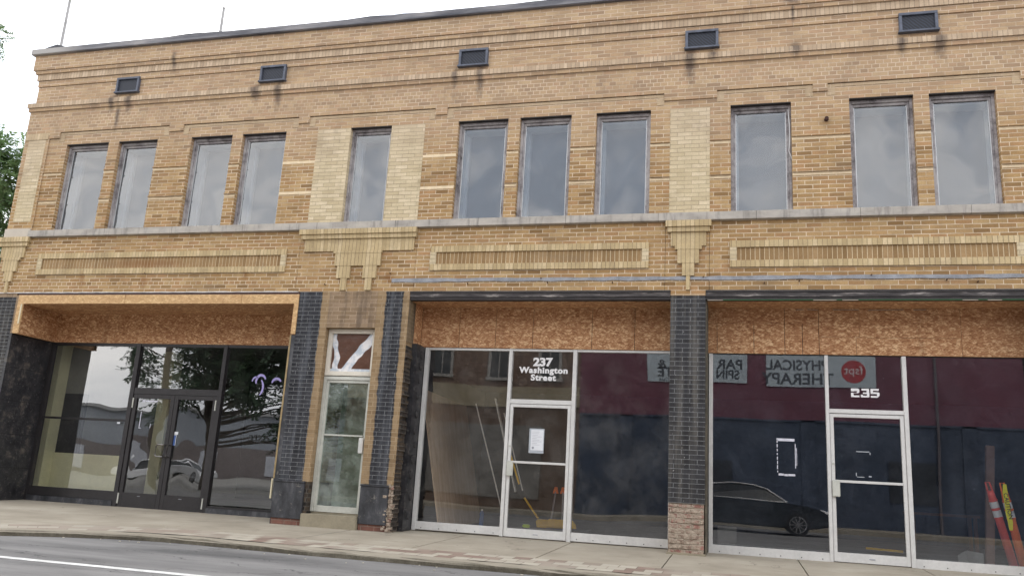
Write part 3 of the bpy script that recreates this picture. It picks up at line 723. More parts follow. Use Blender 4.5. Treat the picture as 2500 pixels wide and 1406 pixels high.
# base blocks
for a, b, z1, y0 in ((-7.42,-6.855,.705,-.03),(-5.86,-5.37,.715,-.03)):
    m = MB(); m.box(a, b, y0, .5, .10, z1-.03); m.box(a-.006, b+.006, y0-.012, .5, z1-.029, z1); m.build('base_block', M['base'], B, bevel=.006)
    MB().box(a+.01, b-.01, -.01, .5, -.02, .099).build('red_brick_course', M['red_brick'], B)
MB().box(-5.369,-5.30,-.005,.26,-.02,.72).build('broken_corner', M['rough'], B)
bm_ = MB(); rr = random.Random(12)
for i in range(60):
    x = rr.uniform(-5.42,-5.29); z = rr.uniform(0,.72); s = rr.uniform(.015,.04)
    bm_.box(x-s, x+s*.6, -.012-rr.random()*.02, .05, z, z+s*rr.uniform(.5,1.3))
bm_.build('mortar_lump', M['rough'], B)
# step and stair door
MB().box(-6.85,-5.862,-.07,.14,-.03,.20).build('doorstep', M['step'], B, bevel=.008)
MB().box(-6.785,-5.885,.141,.5,-.02,.235).build('doorstep', M['step'], B)
MB().box(-6.858,-6.792,-.004,.4,.2,.70).build('broken_corner', M['charred'], B)
t = MB(); x0, x1, y = -6.785, -5.885, .11
t.box(x0, x0+.075, y, y+.09, 2.47, 3.270); t.box(x1-.075, x1, y, y+.09, 2.47, 3.270); t.box(x0+.075, x1-.075, y, y+.09, 3.195, 3.270); t.box(x0+.075, x1-.075, y, y+.09, 2.47, 2.545)
tr = t.build('transom_window', M['cream_frame'], B, bevel=.004)
k = N('painted_transom_reflection'); u, v = k.wall_uv()  # reflection in the transom glass, painted as white and brown bands
wv = k.math('MULTIPLY', k.math('SUBTRACT', k.noise(k.pos(), 3.5, 1, .4), .5), .22)
p1 = k.math('ABSOLUTE', k.math('ADD', k.math('ADD', u, 6.655), k.math('ADD', wv, k.math('MULTIPLY', k.math('SUBTRACT', v, 2.87), .12))))
p2 = k.math('ABSOLUTE', k.math('ADD', k.math('SUBTRACT', k.math('ADD', u, 6.20), k.math('MULTIPLY', k.math('SUBTRACT', v, 2.87), .75)), wv))
wh = k.math('MAXIMUM', k.mr(p1, .050, .062, 1, 0), k.mr(p2, .085, .10, 1, 0)); wh = k.math('MAXIMUM', wh, k.mr(v, 2.585, 2.60, 1, 0))
bn = k.noise(k.pos(), 6, 4, .6); c = k.mix(wh, k.mix(bn, (.06,.025,.015), (.15,.07,.045)), k.mix(k.mr(bn, .4, .6), (.50,.55,.60), (.80,.78,.77)))
refl_mat = k.bsdf(c, .25, k.noise(k.pos(), 5, 3), .02, .6)
MB().box(x0+.07, x1-.07, y+.045, y+.05, 2.54, 3.20).build('painted_reflection_pane', refl_mat, tr)
d_ = MB(); z0, z1 = .236, 2.455
d_.box(x0, x0+.055, y, y+.09, z0, z1); d_.box(x1-.05, x1, y, y+.09, z0, z1); d_.box(x0+.055, x1-.05, y, y+.09, 2.40, z1)
d_.box(x0+.055, x0+.10, y+.02, y+.07, z0, 2.399); d_.box(x1-.085, x1-.05, y+.02, y+.07, z0, 2.399); d_.box(x0+.10, x1-.085, y+.02, y+.07, 2.35, 2.399)
d_.box(x0+.10, x1-.085, y+.02, y+.07, z0, .335); d_.box(x0+.10, x1-.085, y+.01, y+.06, 1.465, 1.492)
dr = d_.build('stair_door', M['alu_dull'], B, bevel=.003)
MB().box(x0+.10, x1-.085, y+.04, y+.045, .336, 2.349).build('pane', M['glass_stair'], dr)
MB().box(x1-.135, x1-.055, y-.03, y+.009, 1.20, 1.45).build('handle', M['alu'], dr, bevel=.006)
MB().box(-6.80,-5.87,.89,.93,0,3.3).build('stair_partition', M['stair_wall'], B)
# black pier between shops
m = MB(); m.box(-.985,-.458,0,.62,.722,3.82); m.build('brick_pier', M['pier_brick'], B)
m = MB(); m.box(-.985,-.458,-.002,.62,3.821,3.9045); m.build('pier_cap_course', M['tan'], B)
m = MB(); m.box(-.978,-.470,.018,.62,-.03,.721); pr = m.build('exposed_brick', M['rough'], B)
bm_ = MB(); rr = random.Random(21)
for r_i in range(10):
    z = .0+.072*r_i; x = -.975 + (0 if r_i % 2 else -.1)
    while x < -.48:
        w_ = .20; a, b = max(x, -.975), min(x+w_, -.474)
        if b-a > .05 and rr.random() < .72: bm_.box(a+.006, b-.006, rr.uniform(.0,.014), .05, z+.006+rr.uniform(0,.006), z+.064-rr.uniform(0,.008))
        x += .21
bm_.build('brick_face', M['rough'], pr, bevel=.005)
MB().box(-1.0,-.44,-.02,.3,-.03,.03).build('mortar_fillet', M['step'], B, bevel=.008)
MB().box(-.457,-.435,.05,.62,.02,3.75).build('pier_edge_board', simple('grimy_board', (.10,.085,.06), .8, var=.5, scale=6), B)
# left pilaster and black slab return
m = MB(); m.box(-14.0,-13.44,0,.9,-.02,3.82); m.build('brick_pilaster', M['pier_brick'], B)
m = MB(); m.box(-13.439,-13.385,.004,.9,3.12,3.86); m.box(-14.0,-13.44,.0,.9,3.821,3.904); m.build('brick_pilaster', M['tan_plain'], B)
MB().box(-13.438,-13.37,-.01,1.0,.0,3.115).build('cladding_slab', M['slab'], B, bevel=.004)
# pier at the far right, mostly beyond the frame
m = MB(); m.box(4.2,4.75,0,.62,-.02,3.9045); m.build('brick_pier', M['pier_brick'], B)
# ---- boarding
g_ = .0038
def boards(name, cuts, y0, y1, z0, z1, mat):
    m = MB()
    for a, b in zip(cuts, cuts[1:]): m.box(a+g_, b-g_, y0, y1, z0, z1)
    return m.build(name, mat, B)
boards('osb_fascia', [-13.384,-10.95,-8.5,-7.365], -.006, .012, 3.692, 3.859, M['osb_front'])
MB().box(-13.384,-13.245,-.006,.012,3.118,3.691).build('osb_fascia', M['osb_front'], B)
MB().box(-7.452,-7.366,-.006,.012,3.157,3.691).build('osb_fascia', M['osb_front'], B)
MB().box(-13.383,-13.30,.013,1.0,3.117,3.70).build('osb_return', M['osb'], B)
MB().box(-13.29,-13.262,-.018,-.007,3.30,3.68).build('pale_lath', M['lath_pale'], B)
MB().box(-13.38,-7.37,.013,1.0,3.693,3.71).build('osb_soffit', M['soffit'], B)
boards('osb_board', [-13.30,-11.9,-9.55,-9.0,-7.37], .985, 1.0, 3.115, 3.692, M['osb'])
boards('osb_board', [-5.29,-4.6,-3.95,-3.3,-2.3,-1.6,-.987], .635, .648, 3.066, 3.755, M['osb'])
MB().box(-5.30,-.986,.13,.634,3.755,3.768).build('osb_soffit', M['soffit'], B)
MB().box(-.44,4.2,.13,.634,3.757,3.77).build('osb_soffit', M['soffit'], B)
m = MB()
for a, b in ((-.44,-.30),(-.30,.26),(.26,.72),(.72,.98),(.98,1.22)): m.box(a+g_, b-g_, .635, .648, 3.038, 3.515)
for a, b in ((-.44,.72),(.72,1.22)): m.box(a+g_, b-g_, .629, .648, 3.518, 3.757)
m.box(1.22+g_,1.8,.631,.648,3.31,3.757); m.box(1.8+g_,3.2,.631,.648,3.31,3.757)
m.box(1.22+g_,1.75,.633,.648,3.038,3.306); m.box(1.75+g_,3.2,.633,.648,3.038,3.306); m.box(3.2+g_,4.2,.631,.648,3.038,3.757)
m.build('osb_board', M['osb'], B)
m = MB(); rr = random.Random(31); x = .9
while x < 3.6:
    L = rr.uniform(.1,.5)
    if rr.random() < .55: m.bar((x,.628,3.735+rr.uniform(-.006,.006)),(x+L,.628,3.735+rr.uniform(-.006,.006)),.004,.010)
    x += L+rr.uniform(.02,.3)
for a, b in ((1.1,1.42),(1.5,1.72),(-.43,-.2),(3.1,3.3),(3.42,3.6)): m.box(a, b, .0, .012, 3.742, 3.754)
m.build('caulk_scrap', simple('dull_scrap', (.30,.26,.21), .8), B)
MB().box(-.2,4.0,.002,.009,3.7495,3.756).build('green_tape', simple('green_tape', (.03,.16,.05), .7), B)
# laths down the right side of the left shop
MB().box(-7.465,-7.435,.0,.03,.73,3.14).build('lath', M['lath'], B)
MB().box(-7.475,-7.452,-.02,.01,.40,.72).build('pale_lath', M['lath_pale'], B)
MB().box(-7.434,-7.361,.005,.9,.0,3.14).build('painted_jamb', M['base'], B)

# ---- shopfront frames
def shop(name, mat, gl, y, posts, rails, panes, screws=None, extra=None):
    m = MB()
    for a, b, z0, z1 in posts: m.box(a, b, y-.045, y+.05, z0, z1)
    for a, b, z0, z1 in rails: m.box(a, b, y-.035, y+.045, z0, z1)
    s = m.build(name, mat, B, bevel=.003)
    for a, b, z0, z1 in panes: MB().box(a, b, y+.008, y+.014, z0, z1).build('pane', gl, s)
    if screws:
        q = MB()
        for a, b, z in screws:
            n = max(2, int((b-a)/.25))
            for i in range(n): q.tube([(a+.1+i*(b-a-.2)/(n-1), y-.034, z),(a+.1+i*(b-a-.2)/(n-1), y-.040, z)], .008, 6)
        q.build('screw', M['screw'], s)
    return s
Y = .69
sm = shop('shop_window', M['alu'], M['glass_m'], Y,
     [(-5.195,-5.13,.03,3.062),(-3.692,-3.635,.03,3.062),(-2.600,-2.535,.02,3.062),(-1.03,-.99,.03,3.062)],
     [(-5.13,-3.692,3.025,3.062),(-3.635,-2.600,3.025,3.062),(-2.535,-1.03,3.025,3.062),(-5.13,-3.692,.045,.172),(-2.535,-1.03,.035,.165),(-3.635,-2.600,2.150,2.222)],
     [(-5.13,-3.692,.172,3.025),(-2.535,-1.03,.165,3.025),(-3.635,-2.600,2.222,3.025)], [(-5.13,-3.692,.075),(-2.535,-1.03,.07)])
# lettering on the transom
tx = text_mesh('street_number', '237', .185, (-3.12,Y-.001,2.845), M['white'], sm, offset=.0085, xs=1.15)
text_mesh('street_name', 'Washington', .135, (-3.10,Y-.001,2.710), M['white'], sm, offset=.0058, xs=1.12, space=1.12)
text_mesh('street_name', 'Street', .135, (-3.10,Y-.001,2.588), M['white'], sm, offset=.0058, xs=1.12, space=1.12)
def door(x0, x1, z0, z1, y, mat, gl, bar_z, hside, name='shop_door', brail=.13, stile=.052, trail=.05):
    m = MB()
    m.box(x0, x0+stile, y-.03, y+.02, z0, z1); m.box(x1-stile, x1, y-.03, y+.02, z0, z1)
    m.box(x0+stile, x1-stile, y-.03, y+.02, z1-trail, z1); m.box(x0+stile, x1-stile, y-.03, y+.02, z0, z0+brail)
    if bar_z: m.box(x0+stile, x1-stile, y-.035, y+.015, bar_z-.018, bar_z+.018)
    d_ = m.build(name, mat, B, bevel=.003)
    MB().box(x0+stile, x1-stile, y, y+.005, z0+brail, z1-trail).build('pane', gl, d_)
    if hside == 'L': MB().box(x0+.002, x0+.11, y-.075, y-.031, bar_z-.225, bar_z+.01).build('pull_handle', M['alu_dull'], d_, bevel=.008)
    MB().tube([(x0+.03,y-.03,bar_z+.25),(x0+.03,y-.04,bar_z+.25)], .016, 10).build('lock', M['alu_dull'], d_) if hside == 'L' else None
    return d_
d1 = door(-3.628,-2.607,.035,2.143,Y,M['alu'],M['glass_m'],1.205,'L')
MB().box(-3.14,-3.06,Y-.036,Y-.0305,.085,.097).build('maker_plate', M['ink'], d1)
# notice
nt_ = thing('paper_notice', 'white printed notice taped inside a grey border on the 237 shop door', 'notice', (-3.16, Y, 1.55))
MB().box(-3.285,-3.035,Y-.006,Y-.003,1.36,1.755).build('tape_border', M['tape'], nt_)
MB().box(-3.255,-3.045,Y-.010,Y-.007,1.405,1.735).build('sheet', M['paper'], nt_)
m = MB(); rr = random.Random(9)
for i in range(9): m.box(-3.235, -3.235+rr.uniform(.08,.17), Y-.0115, Y-.0105, 1.70-.026*i, 1.704-.026*i)
m.build('printing', M['ink'], nt_)
MB().tube([(-3.215,Y-.0105,1.445),(-3.215,Y-.012,1.445)], .02, 14).build('seal', M['ink'], nt_)

sr = shop('shop_window', M['alu'], M['glass_r'], Y,
     [(-.425,-.365,.0,3.032),(1.290,1.340,.02,3.032),(2.375,2.435,.02,3.032),(4.14,4.2,.02,3.032)],
     [(-.365,1.290,.015,.142),(2.435,4.14,.015,.142),(1.340,2.375,2.160,2.222)],
     [(-.365,1.290,.142,3.032),(2.435,4.14,.142,3.032),(1.340,2.375,2.222,3.032)], [(-.365,1.290,.05),(2.435,4.14,.05)])
MB().box(-.425,4.2,Y-.03,Y+.04,3.0325,3.0375).build('head_trim', M['bronze'], sr)
d2 = door(1.345,2.370,.03,2.150,Y,M['alu'],M['glass_r'],1.165,'L')
MB().box(1.82,1.90,Y-.036,Y-.0305,.085,.097).build('maker_plate', M['ink'], d2)
# 235 in square techno numerals
def numeral(polys, ox, oz, s, par):
    m = MB()
    for P_ in polys: m.prism([(ox+x*s, oz+z*s) for x, z in P_], 'y', Y-.004, Y-.001)
    return m.build('street_number', M['white'], par)
two = [[(0,1),(.85,1),(1,.9),(1,.78),(0,.78)],[(.72,.78),(1,.78),(1,.55),(.85,.46),(.3,.46),(.3,.5),(.62,.5),(.72,.56)],[(0,.5),(.3,.5),(.3,.2),(0,.2)],[(0,.2),(1,.2),(1,0),(0,0)],[(0,.78),(.72,.78),(.72,.70),(.45,.70),(.3,.66),(0,.66)]]
three = [[(.1,1),(.95,1),(1,.92),(1,.78),(.1,.78)],[(.7,.78),(1,.78),(1,.62),(.95,.56),(.7,.56)],[(.25,.56),(1.02,.56),(1.02,.40),(.25,.40)],[(.72,.40),(1.02,.40),(1.02,.1),(.9,.0),(.72,.2)],[(0,.2),(.72,.2),(.9,0),(0,0)],[(0,.3),(.25,.3),(.25,.2),(0,.2)]]
five = [[(0,1),(1,1),(.95,.8),(0,.8)],[(0,.8),(.3,.8),(.3,.42),(0,.42)],[(.3,.62),(.95,.62),(1.05,.54),(1.05,.42),(.3,.42)],[(.75,.42),(1.05,.42),(1.05,.25),(.8,0),(.7,.2),(.75,.25)],[(0,.2),(.75,.2),(.8,0),(0,0)]]
for i, q in enumerate((two, three, five)):
    m = MB()
    for P_ in q: m.prism([(1.658+.137*i+x*.118, 2.410+z*.130) for x, z in P_], 'y', Y-.004, Y-.001)
    m.build('street_number', M['white'], sr)
# tape left where a poster hung
tf = thing('tape_outline', 'rectangle of white tape left on the 235 window where a poster hung', 'tape', (.71,Y,1.4))
m = MB(); m.box(.575,.835,Y-.006,Y-.002,1.715,1.755); m.box(.598,.675,Y-.006,Y-.002,1.205,1.235); m.box(.68,.73,Y-.006,Y-.002,1.20,1.23); m.box(.735,.835,Y-.006,Y-.002,1.203,1.233)
rr = random.Random(14); z = 1.25
while z < 1.69:
    h = rr.uniform(.02,.06); m.box(.575+rr.uniform(0,.008), .592, Y-.006, Y-.002, z, z+h); z += h+rr.uniform(.01,.03)
z = 1.30
m.box(.838,.850,Y-.006,Y-.002,1.32,1.68); m.box(.858,.866,Y-.006,Y-.002,1.36,1.62)
m.build('tape_strip', M['white_tape'], tf)
tf = thing('tape_outline', 'faint scraps of old tape on the upper pane of the 235 door', 'tape', (1.85,Y,1.45))
m = MB(); m.box(1.70,1.88,Y-.006,Y-.003,1.60,1.612); m.box(1.685,1.695,Y-.006,Y-.003,1.25,1.30); m.box(1.70,1.80,Y-.006,Y-.003,1.235,1.245); m.box(1.86,1.90,Y-.006,Y-.003,1.245,1.26); m.box(1.885,1.895,Y-.006,Y-.003,1.565,1.60)
m.build('tape_strip', M['tape'], tf)

# left shop, dark bronze
YL = 1.03
sl_ = shop('shop_window', M['bronze'], M['glass_l'], YL,
     [(-13.369,-13.30,.0,3.115),(-11.345,-11.25,.0,3.115),(-9.395,-9.315,.0,3.115),(-7.45,-7.37,0,3.115)],
     [(-13.30,-11.345,3.06,3.115),(-11.25,-9.395,3.06,3.115),(-9.315,-7.45,3.06,3.115),(-13.30,-11.345,1.600,1.640),(-13.30,-11.345,.13,.30),(-9.315,-7.45,.12,.155),(-11.25,-9.395,2.135,2.255)],
     [(-13.30,-11.345,1.64,3.06),(-13.30,-11.345,.30,1.60),(-9.315,-7.45,.155,3.06),(-11.25,-9.395,2.255,3.06)])
m = MB(); m.box(-13.30,-11.345,YL-.06,YL+.05,.02,.129); m.box(-9.315,-7.45,YL-.06,YL+.05,.02,.119); m.build('window_base', M['base'], sl_)
dA = door(-11.245,-10.325,.03,2.13,YL,M['bronze'],M['glass_door'],None,None,'shop_door',.265,.085,.075)
dB = door(-10.320,-9.400,.03,2.13,YL,M['bronze'],M['glass_door'],None,None,'shop_door',.265,.085,.075)
def pull(x, par):
    MB().tube([(x,YL-.03,1.20),(x,YL-.09,1.20),(x-.0,YL-.10,1.19),(x,YL-.10,.99),(x,YL-.09,.98),(x,YL-.03,.98)], .012, 8).build('pull_handle', simple('dark_chrome', (.20,.19,.18), .3, metal=.8), par)
def dpull(x0, x1, par):
    MB().tube([(x1,YL-.035,1.20),(x1-.01,YL-.09,1.20),(x0+.03,YL-.10,1.20),(x0,YL-.10,1.17),(x0,YL-.10,1.01),(x0+.03,YL-.10,.98),(x1-.01,YL-.09,.98),(x1,YL-.035,.98)], .013, 8, True).build('pull_handle', simple('dark_chrome', (.20,.19,.18), .3, metal=.8), par)
dpull(-10.52,-10.36,dA); pull(-10.28,dB)
for par, x in ((dA,-11.243),(dB,-9.425)):
    for z in (1.98,.20): MB().box(x,x+.022,YL-.05,YL-.031,z-.11,z+.08).build('hinge', M['alu_dull'], par)
    MB().box(x+(.42 if par is dA else -.50),x+(.48 if par is dA else -.44),YL-.036,YL-.0305,.235,.243).build('maker_plate', M['ink'], par)
# stickers
stk = thing('door_sticker', 'small white sticker above a blue vertical sticker on the dark double door', 'sticker', (-10.2,YL,1.35))
MB().box(-10.235,-10.155,YL-.008,YL-.004,1.40,1.455).build('white_label', M['paper'], stk)
MB().box(-10.255,-10.190,YL-.008,YL-.004,1.20,1.385).build('blue_label', M['blue_sticker'], stk)
m = MB(); m.box(-10.262,-10.256,YL-.009,YL-.005,1.20,1.385); m.box(-10.189,-10.183,YL-.009,YL-.005,1.20,1.385); m.box(-10.262,-10.183,YL-.009,YL-.005,1.386,1.392); m.build('white_edge', M['paper'], stk)
MB().box(-11.52,-11.455,YL-.04,YL-.0355,1.553,1.585).build('price_tag_sticker', M['paper'], sl_)
tf = thing('tape_outline', 'broken white tape frame on the left leaf of the dark double door', 'tape', (-10.9,YL,1.8))
m = MB(); m.box(-10.98,-10.70,YL-.006,YL-.002,1.995,2.02); m.box(-11.05,-10.99,YL-.006,YL-.002,1.985,2.03); m.box(-11.045,-11.03,YL-.006,YL-.002,1.50,1.80); m.box(-11.045,-11.0,YL-.006,YL-.002,1.485,1.499); m.box(-10.80,-10.79,YL-.006,YL-.002,1.50,1.58)
m.build('tape_strip', M['white_tape'], tf)
# leftover lilac vinyl letters
vl = thing('vinyl_lettering', 'leftover lilac vinyl letter scraps high on the right hand dark pane', 'lettering', (-8.5,YL,2.45))
def arc(cx, cz, rx, rz, a0, a1, wd, par):
    m = MB(); n = 12
    o_, i_ = [], []
    for k2 in range(n+1):
        a = R(a0+(a1-a0)*k2/n); w2 = wd*(.5+.5*math.sin(math.pi*k2/n))
        o_.append((cx+(rx+w2/2)*math.cos(a), cz+(rz+w2/2)*math.sin(a))); i_.append((cx+(rx-w2/2)*math.cos(a), cz+(rz-w2/2)*math.sin(a)))
    m.prism(o_+i_[::-1], 'y', YL-.005, YL-.002); m.build('letter_scrap', M['lilac'], par)
arc(-8.55,2.44,.10,.12,20,200,.05,vl); arc(-8.66,2.42,.07,.10,60,170,.035,vl); arc(-8.60,2.33,.11,.16,-60,60,.04,vl); arc(-8.22,2.42,.09,.08,20,180,.05,vl)
text_mesh('ghost_number', '352-5', .15, (-8.45,YL-.0015,1.40), M['ghost'], sl_, offset=.004, extrude=.0005, xs=1.25)

# ---- interiors
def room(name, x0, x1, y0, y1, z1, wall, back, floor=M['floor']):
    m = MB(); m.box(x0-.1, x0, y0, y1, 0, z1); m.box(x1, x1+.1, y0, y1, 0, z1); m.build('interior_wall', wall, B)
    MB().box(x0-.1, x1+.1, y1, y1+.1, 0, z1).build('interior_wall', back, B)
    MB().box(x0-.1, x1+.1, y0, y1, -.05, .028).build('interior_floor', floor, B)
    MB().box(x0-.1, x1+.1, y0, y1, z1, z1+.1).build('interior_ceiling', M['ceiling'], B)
st_ = shop('shop_window', M['alu'], M['glass_r'], Y, [(4.76,4.82,.0,3.032),(6.53,6.59,.0,3.032)], [(4.82,6.53,.015,.142),(4.82,6.53,3.0,3.032)], [(4.82,6.53,.142,3.0)])
boards('osb_board', [4.76,5.7,6.59], .635, .648, 3.036, 3.757, M['osb'])
MB().box(4.76,6.59,.13,.634,3.757,3.77).build('osb_soffit', M['soffit'], B)
MB().box(6.6,X1-.001,0,.9,-.02,3.9045).build('brick_pier', M['pier_brick'], B)
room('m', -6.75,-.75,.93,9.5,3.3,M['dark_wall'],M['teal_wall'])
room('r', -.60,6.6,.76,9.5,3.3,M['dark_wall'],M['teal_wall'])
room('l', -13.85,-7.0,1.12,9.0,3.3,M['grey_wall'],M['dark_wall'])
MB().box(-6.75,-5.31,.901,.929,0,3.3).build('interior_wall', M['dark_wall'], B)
MB().box(-13.849,-13.57,1.5,1.8,.03,3.3).build('cream_column', M['cream_wall'], B)
m = MB(); m.box(-13.569,-11.9,1.75,1.85,.03,.96); m.build('knee_wall', M['cream_wall'], B)
MB().box(-13.569,-13.03,1.78,1.85,.961,2.17).build('black_board', M['black_board'], B)
MB().box(-13.569,-13.03,1.78,1.85,2.171,3.3).build('grey_partition', M['grey_wall'], B)
MB().box(-12.4,-12.12,3.2,3.5,.03,3.3).build('cream_column', M['cream_wall'], B)

# ---- things standing inside the shops
MB().box(-4.4,-2.7,2.55,3.6,.029,.095).build('display_platform', M['floor'], B)
o = MB().prism([(1.8,.03),(5.0,.03),(5.0,2.5),(1.8,2.5)], 'x', -.01, .01).build('plywood_sheet', M['ply'], loc=(0,1.8,.03))
tag(o, 'large brown plywood sheet leaning inside the left window of shop 237', 'plywood sheet')
o.location = (-5.04,1.55,.03); o.rotation_euler = (0, -.20, .06); 
def lean(name, a, b, w, h, mat, label, cat):
    o = MB().bar(a, b, w, h).build(name, mat, loc=a); return tag(o, label, cat)
lean('trim_board', (-3.80,2.0,.72), (-4.26,1.95,2.35), .15, .02, M['board_white'], 'wide white trim board leaning behind the mullion of shop 237', 'board')
lean('trim_board', (-3.70,2.1,.75), (-4.10,2.0,2.1), .09, .02, M['board_white'], 'narrow white trim board leaning right of the wide one in shop 237', 'board')
lean('yellow_level', (-3.72,1.9,.86), (-3.98,1.85,1.6), .05, .03, M['yellow'], 'yellow spirit level leaning against the white trim boards', 'level')
lean('thin_rod', (-4.05,2.0,.44), (-4.63,1.95,2.25), .02, .02, M['board_white'], 'thin pale rod leaning in the middle of the left window of shop 237', 'rod')
lean('yellow_pole', (-3.60,3.0,.26), (-3.86,2.9,.62), .035, .035, M['yellow'], 'short yellow pole leaning low behind the glass door of shop 237', 'pole')
def shovel(x, y, label, px, zb):
    t = thing('snow_shovel', label, 'snow shovel', (x,y,.03), 'yellow snow shovels inside shop 237')
    prof_ = [(0,0),(.02,.01),(.06,.20),(.045,.20),(.0,.03)]
    m = MB(); m.bm.free(); m.bm = bmesh.new()
    poly = [(x-.26,zb-.02),(x+.28,zb-.02),(x+.27,zb+.05),(x+.20,zb+.13),(x-.24,zb+.13),(x-.28,zb+.09)]
    m.prism(poly, 'y', y-.012, y+.012); m.build('blade', M['yellow'], t, bevel=.006)
    r2 = MB(); 
    for q in (-.15,0,.15): r2.box(x+q-.01, x+q+.01, y-.025, y-.0125, zb, zb+.12)
    r2.build('blade_rib', M['yellow'], t)
    MB().tube([(x,y+.02,zb+.10),(x+px,y+.12,.76)], .017, 8).build('handle', M['steel'], t)
    gx, gy = x+px, y+.12
    g2 = MB(); g2.prism([(gx-.055,.73),(gx+.055,.73),(gx+.025,.85),(gx-.025,.85)], 'y', gy-.015, gy+.015); g2.build('grip', M['orange'], t, bevel=.005)
shovel(-3.36,3.0,'left yellow snow shovel behind the glass door of shop 237',.05,.12)
shovel(-3.13,2.9,'right yellow snow shovel whose blade shows past the door mullion of shop 237',-.02,.14)
o = MB().box(-3.80,-3.66,2.6,2.68,.096,.155).build('tape_measure', M['lime'], loc=(-3.73,2.6,.096), bevel=.015); tag(o, 'lime green plastic tool lying on the floor of shop 237', 'tool')
bt2 = thing('water_bottle', 'blue bottle on the floor behind the left window of shop 237', 'bottle', (-4.70,3.0,.029))
bp_ = MB().tube([(-4.70,3,.029),(-4.70,3,.28),(-4.70,3,.33)], [.045,.045,.02], 14).build('bottle_body', M['bottle_blue'], bt2, smooth=False)
MB().tube([(-4.70,3,.331),(-4.70,3,.36)], .02, 10).build('cap', M['white'], bt2)
def delineator(bx, tx_, y, mat, label):
    t = thing('delineator_post', label, 'traffic delineator', (bx,y,.03), 'plastic traffic delineators leaning in shop 235')
    a, b = Vector((bx,y,.03)), Vector((tx_,y-.12,1.29)); L = (b-a).length
    P_ = lambda s: a+(b-a)*s
    MB().tube([P_(0),P_(.80),P_(.84),P_(.90)], [.062,.055,.052,.046], 16).build('tube', mat, t, smooth=True)
    for s0, s1 in ((.60,.675),(.705,.775)): MB().tube([P_(s0),P_(s1)], [.0605,.0595], 16).build('reflective_band', M['reflective'], t)
    for s0 in (.69,.79,.59): MB().tube([P_(s0-.006),P_(s0+.006)], .064, 16).build('collar', mat, t)
    q = P_(.90); e = P_(1.0); dx = Vector((.035,0,0))
    m = MB(); m.tube([q-dx, e-dx*.8, e+dx*.8, q+dx], .012, 8); m.build('grip_loop', mat, t)
    return t, P_
delineator(4.02,3.70,1.9,M['red_orange'],'faded red plastic delineator post with two white bands, the left one of the leaning pair')
t_, P_ = delineator(4.15,3.90,1.9,M['orange'],'bright orange plastic delineator post with yellow caution tape, the right one of the leaning pair')
ct = thing('caution_tape', 'yellow caution tape strip hanging from the orange delineator post', 'caution tape', (3.90,1.7,1.25))
m = MB(); zz = [1.27,1.14,1.0,.86,.72,.60]; xx = [3.90,3.91,3.925,3.93,3.95,3.965]
m.prism([(x-.035 if i else x-.01, z) for i, (x, z) in enumerate(zip(xx, zz))] + [(x+.035 if i < 5 else x+.01, z) for i, (x, z) in list(enumerate(zip(xx, zz)))[::-1]], 'y', 1.69, 1.694); m.build('tape_strip', simple('caution_yellow', (.80,.72,.02), .5), ct)
text_mesh('caution_lettering', 'CAUTION', .085, (3.935,1.687,.95), M['screw'], ct, rot=(R(90),R(82),0), offset=.001, extrude=.0005)
lean('timber_post', (3.86,2.6,.03), (3.98,2.6,1.9),   .12, .09, M['post_wood'], 'reddish timber post standing behind the two delineators', 'timber')
lean('yellow_strip', (2.22,4.0,.10), (2.82,3.9,.085), .05, .04, M['yellow'], 'yellow strip lying on the floor behind the door of shop 235', 'strip')
pb = MB(); rr = random.Random(41); 
pv = [(3.50,3.0),(3.62,2.9),(3.86,2.95),(3.84,3.2),(3.6,3.25)]
bmx = pb.bm; c0 = [bmx.verts.new((x,y,.031)) for x, y in pv]; c1 = [bmx.verts.new((x+rr.uniform(-.03,.03),y,.10+rr.random()*.13)) for x, y in pv]
bmx.faces.new(c1); bmx.faces.new(c0[::-1])
for i in range(5): bmx.faces.new((c0[i], c0[(i+1)%5], c1[(i+1)%5], c1[i]))
o = pb.build('plastic_bag', simple('pale_bag', (.35,.35,.32), .6), loc=(3.65,3,.031)); tag(o, 'crumpled pale plastic bag on the floor of shop 235', 'bag')
o = MB().box(-.35,-.02,3.2,3.5,.03,.33).build('cardboard_box', simple('grey_box', (.22,.21,.18), .8), loc=(-.2,3.3,.03), bevel=.01); tag(o, 'small grey carton on the floor at the left of shop 235', 'box')
# work stand in shop 235
ws = thing('work_bench', 'low dark bench with clutter behind the right window of shop 235', 'bench', (3.9,6.2,.03))
MB().box(3.3,4.6,6.0,6.6,.72,.77).build('bench_top', M['post_wood'], ws)
for x in (3.38,4.5):
    for y in (6.06,6.5): MB().box(x,x+.06,y,y+.06,.03,.719).build('leg', M['post_wood'], ws)

# ---- masts on the parapet
for x, h, lab in ((-13.70,1.9,'tall thin metal mast at the left corner of the parapet'),(-9.865,.60,'short pointed metal mast on the parapet right of the corner')):
    m = MB(); m.tube([(x,.12,9.07),(x,.12,9.13+h)], [.03,.026], 8); 
    o = m.build('roof_mast', M['concrete_wall'], loc=(x,.12,9.07)); tag(o, lab, 'mast')
    if h < 1: 
        m = MB(); m.tube([(x,.12,9.73),(x,.12,9.76),(x,.12,9.80)], [.02,.03,.004], 8); m.build('finial', M['concrete_wall'], o)

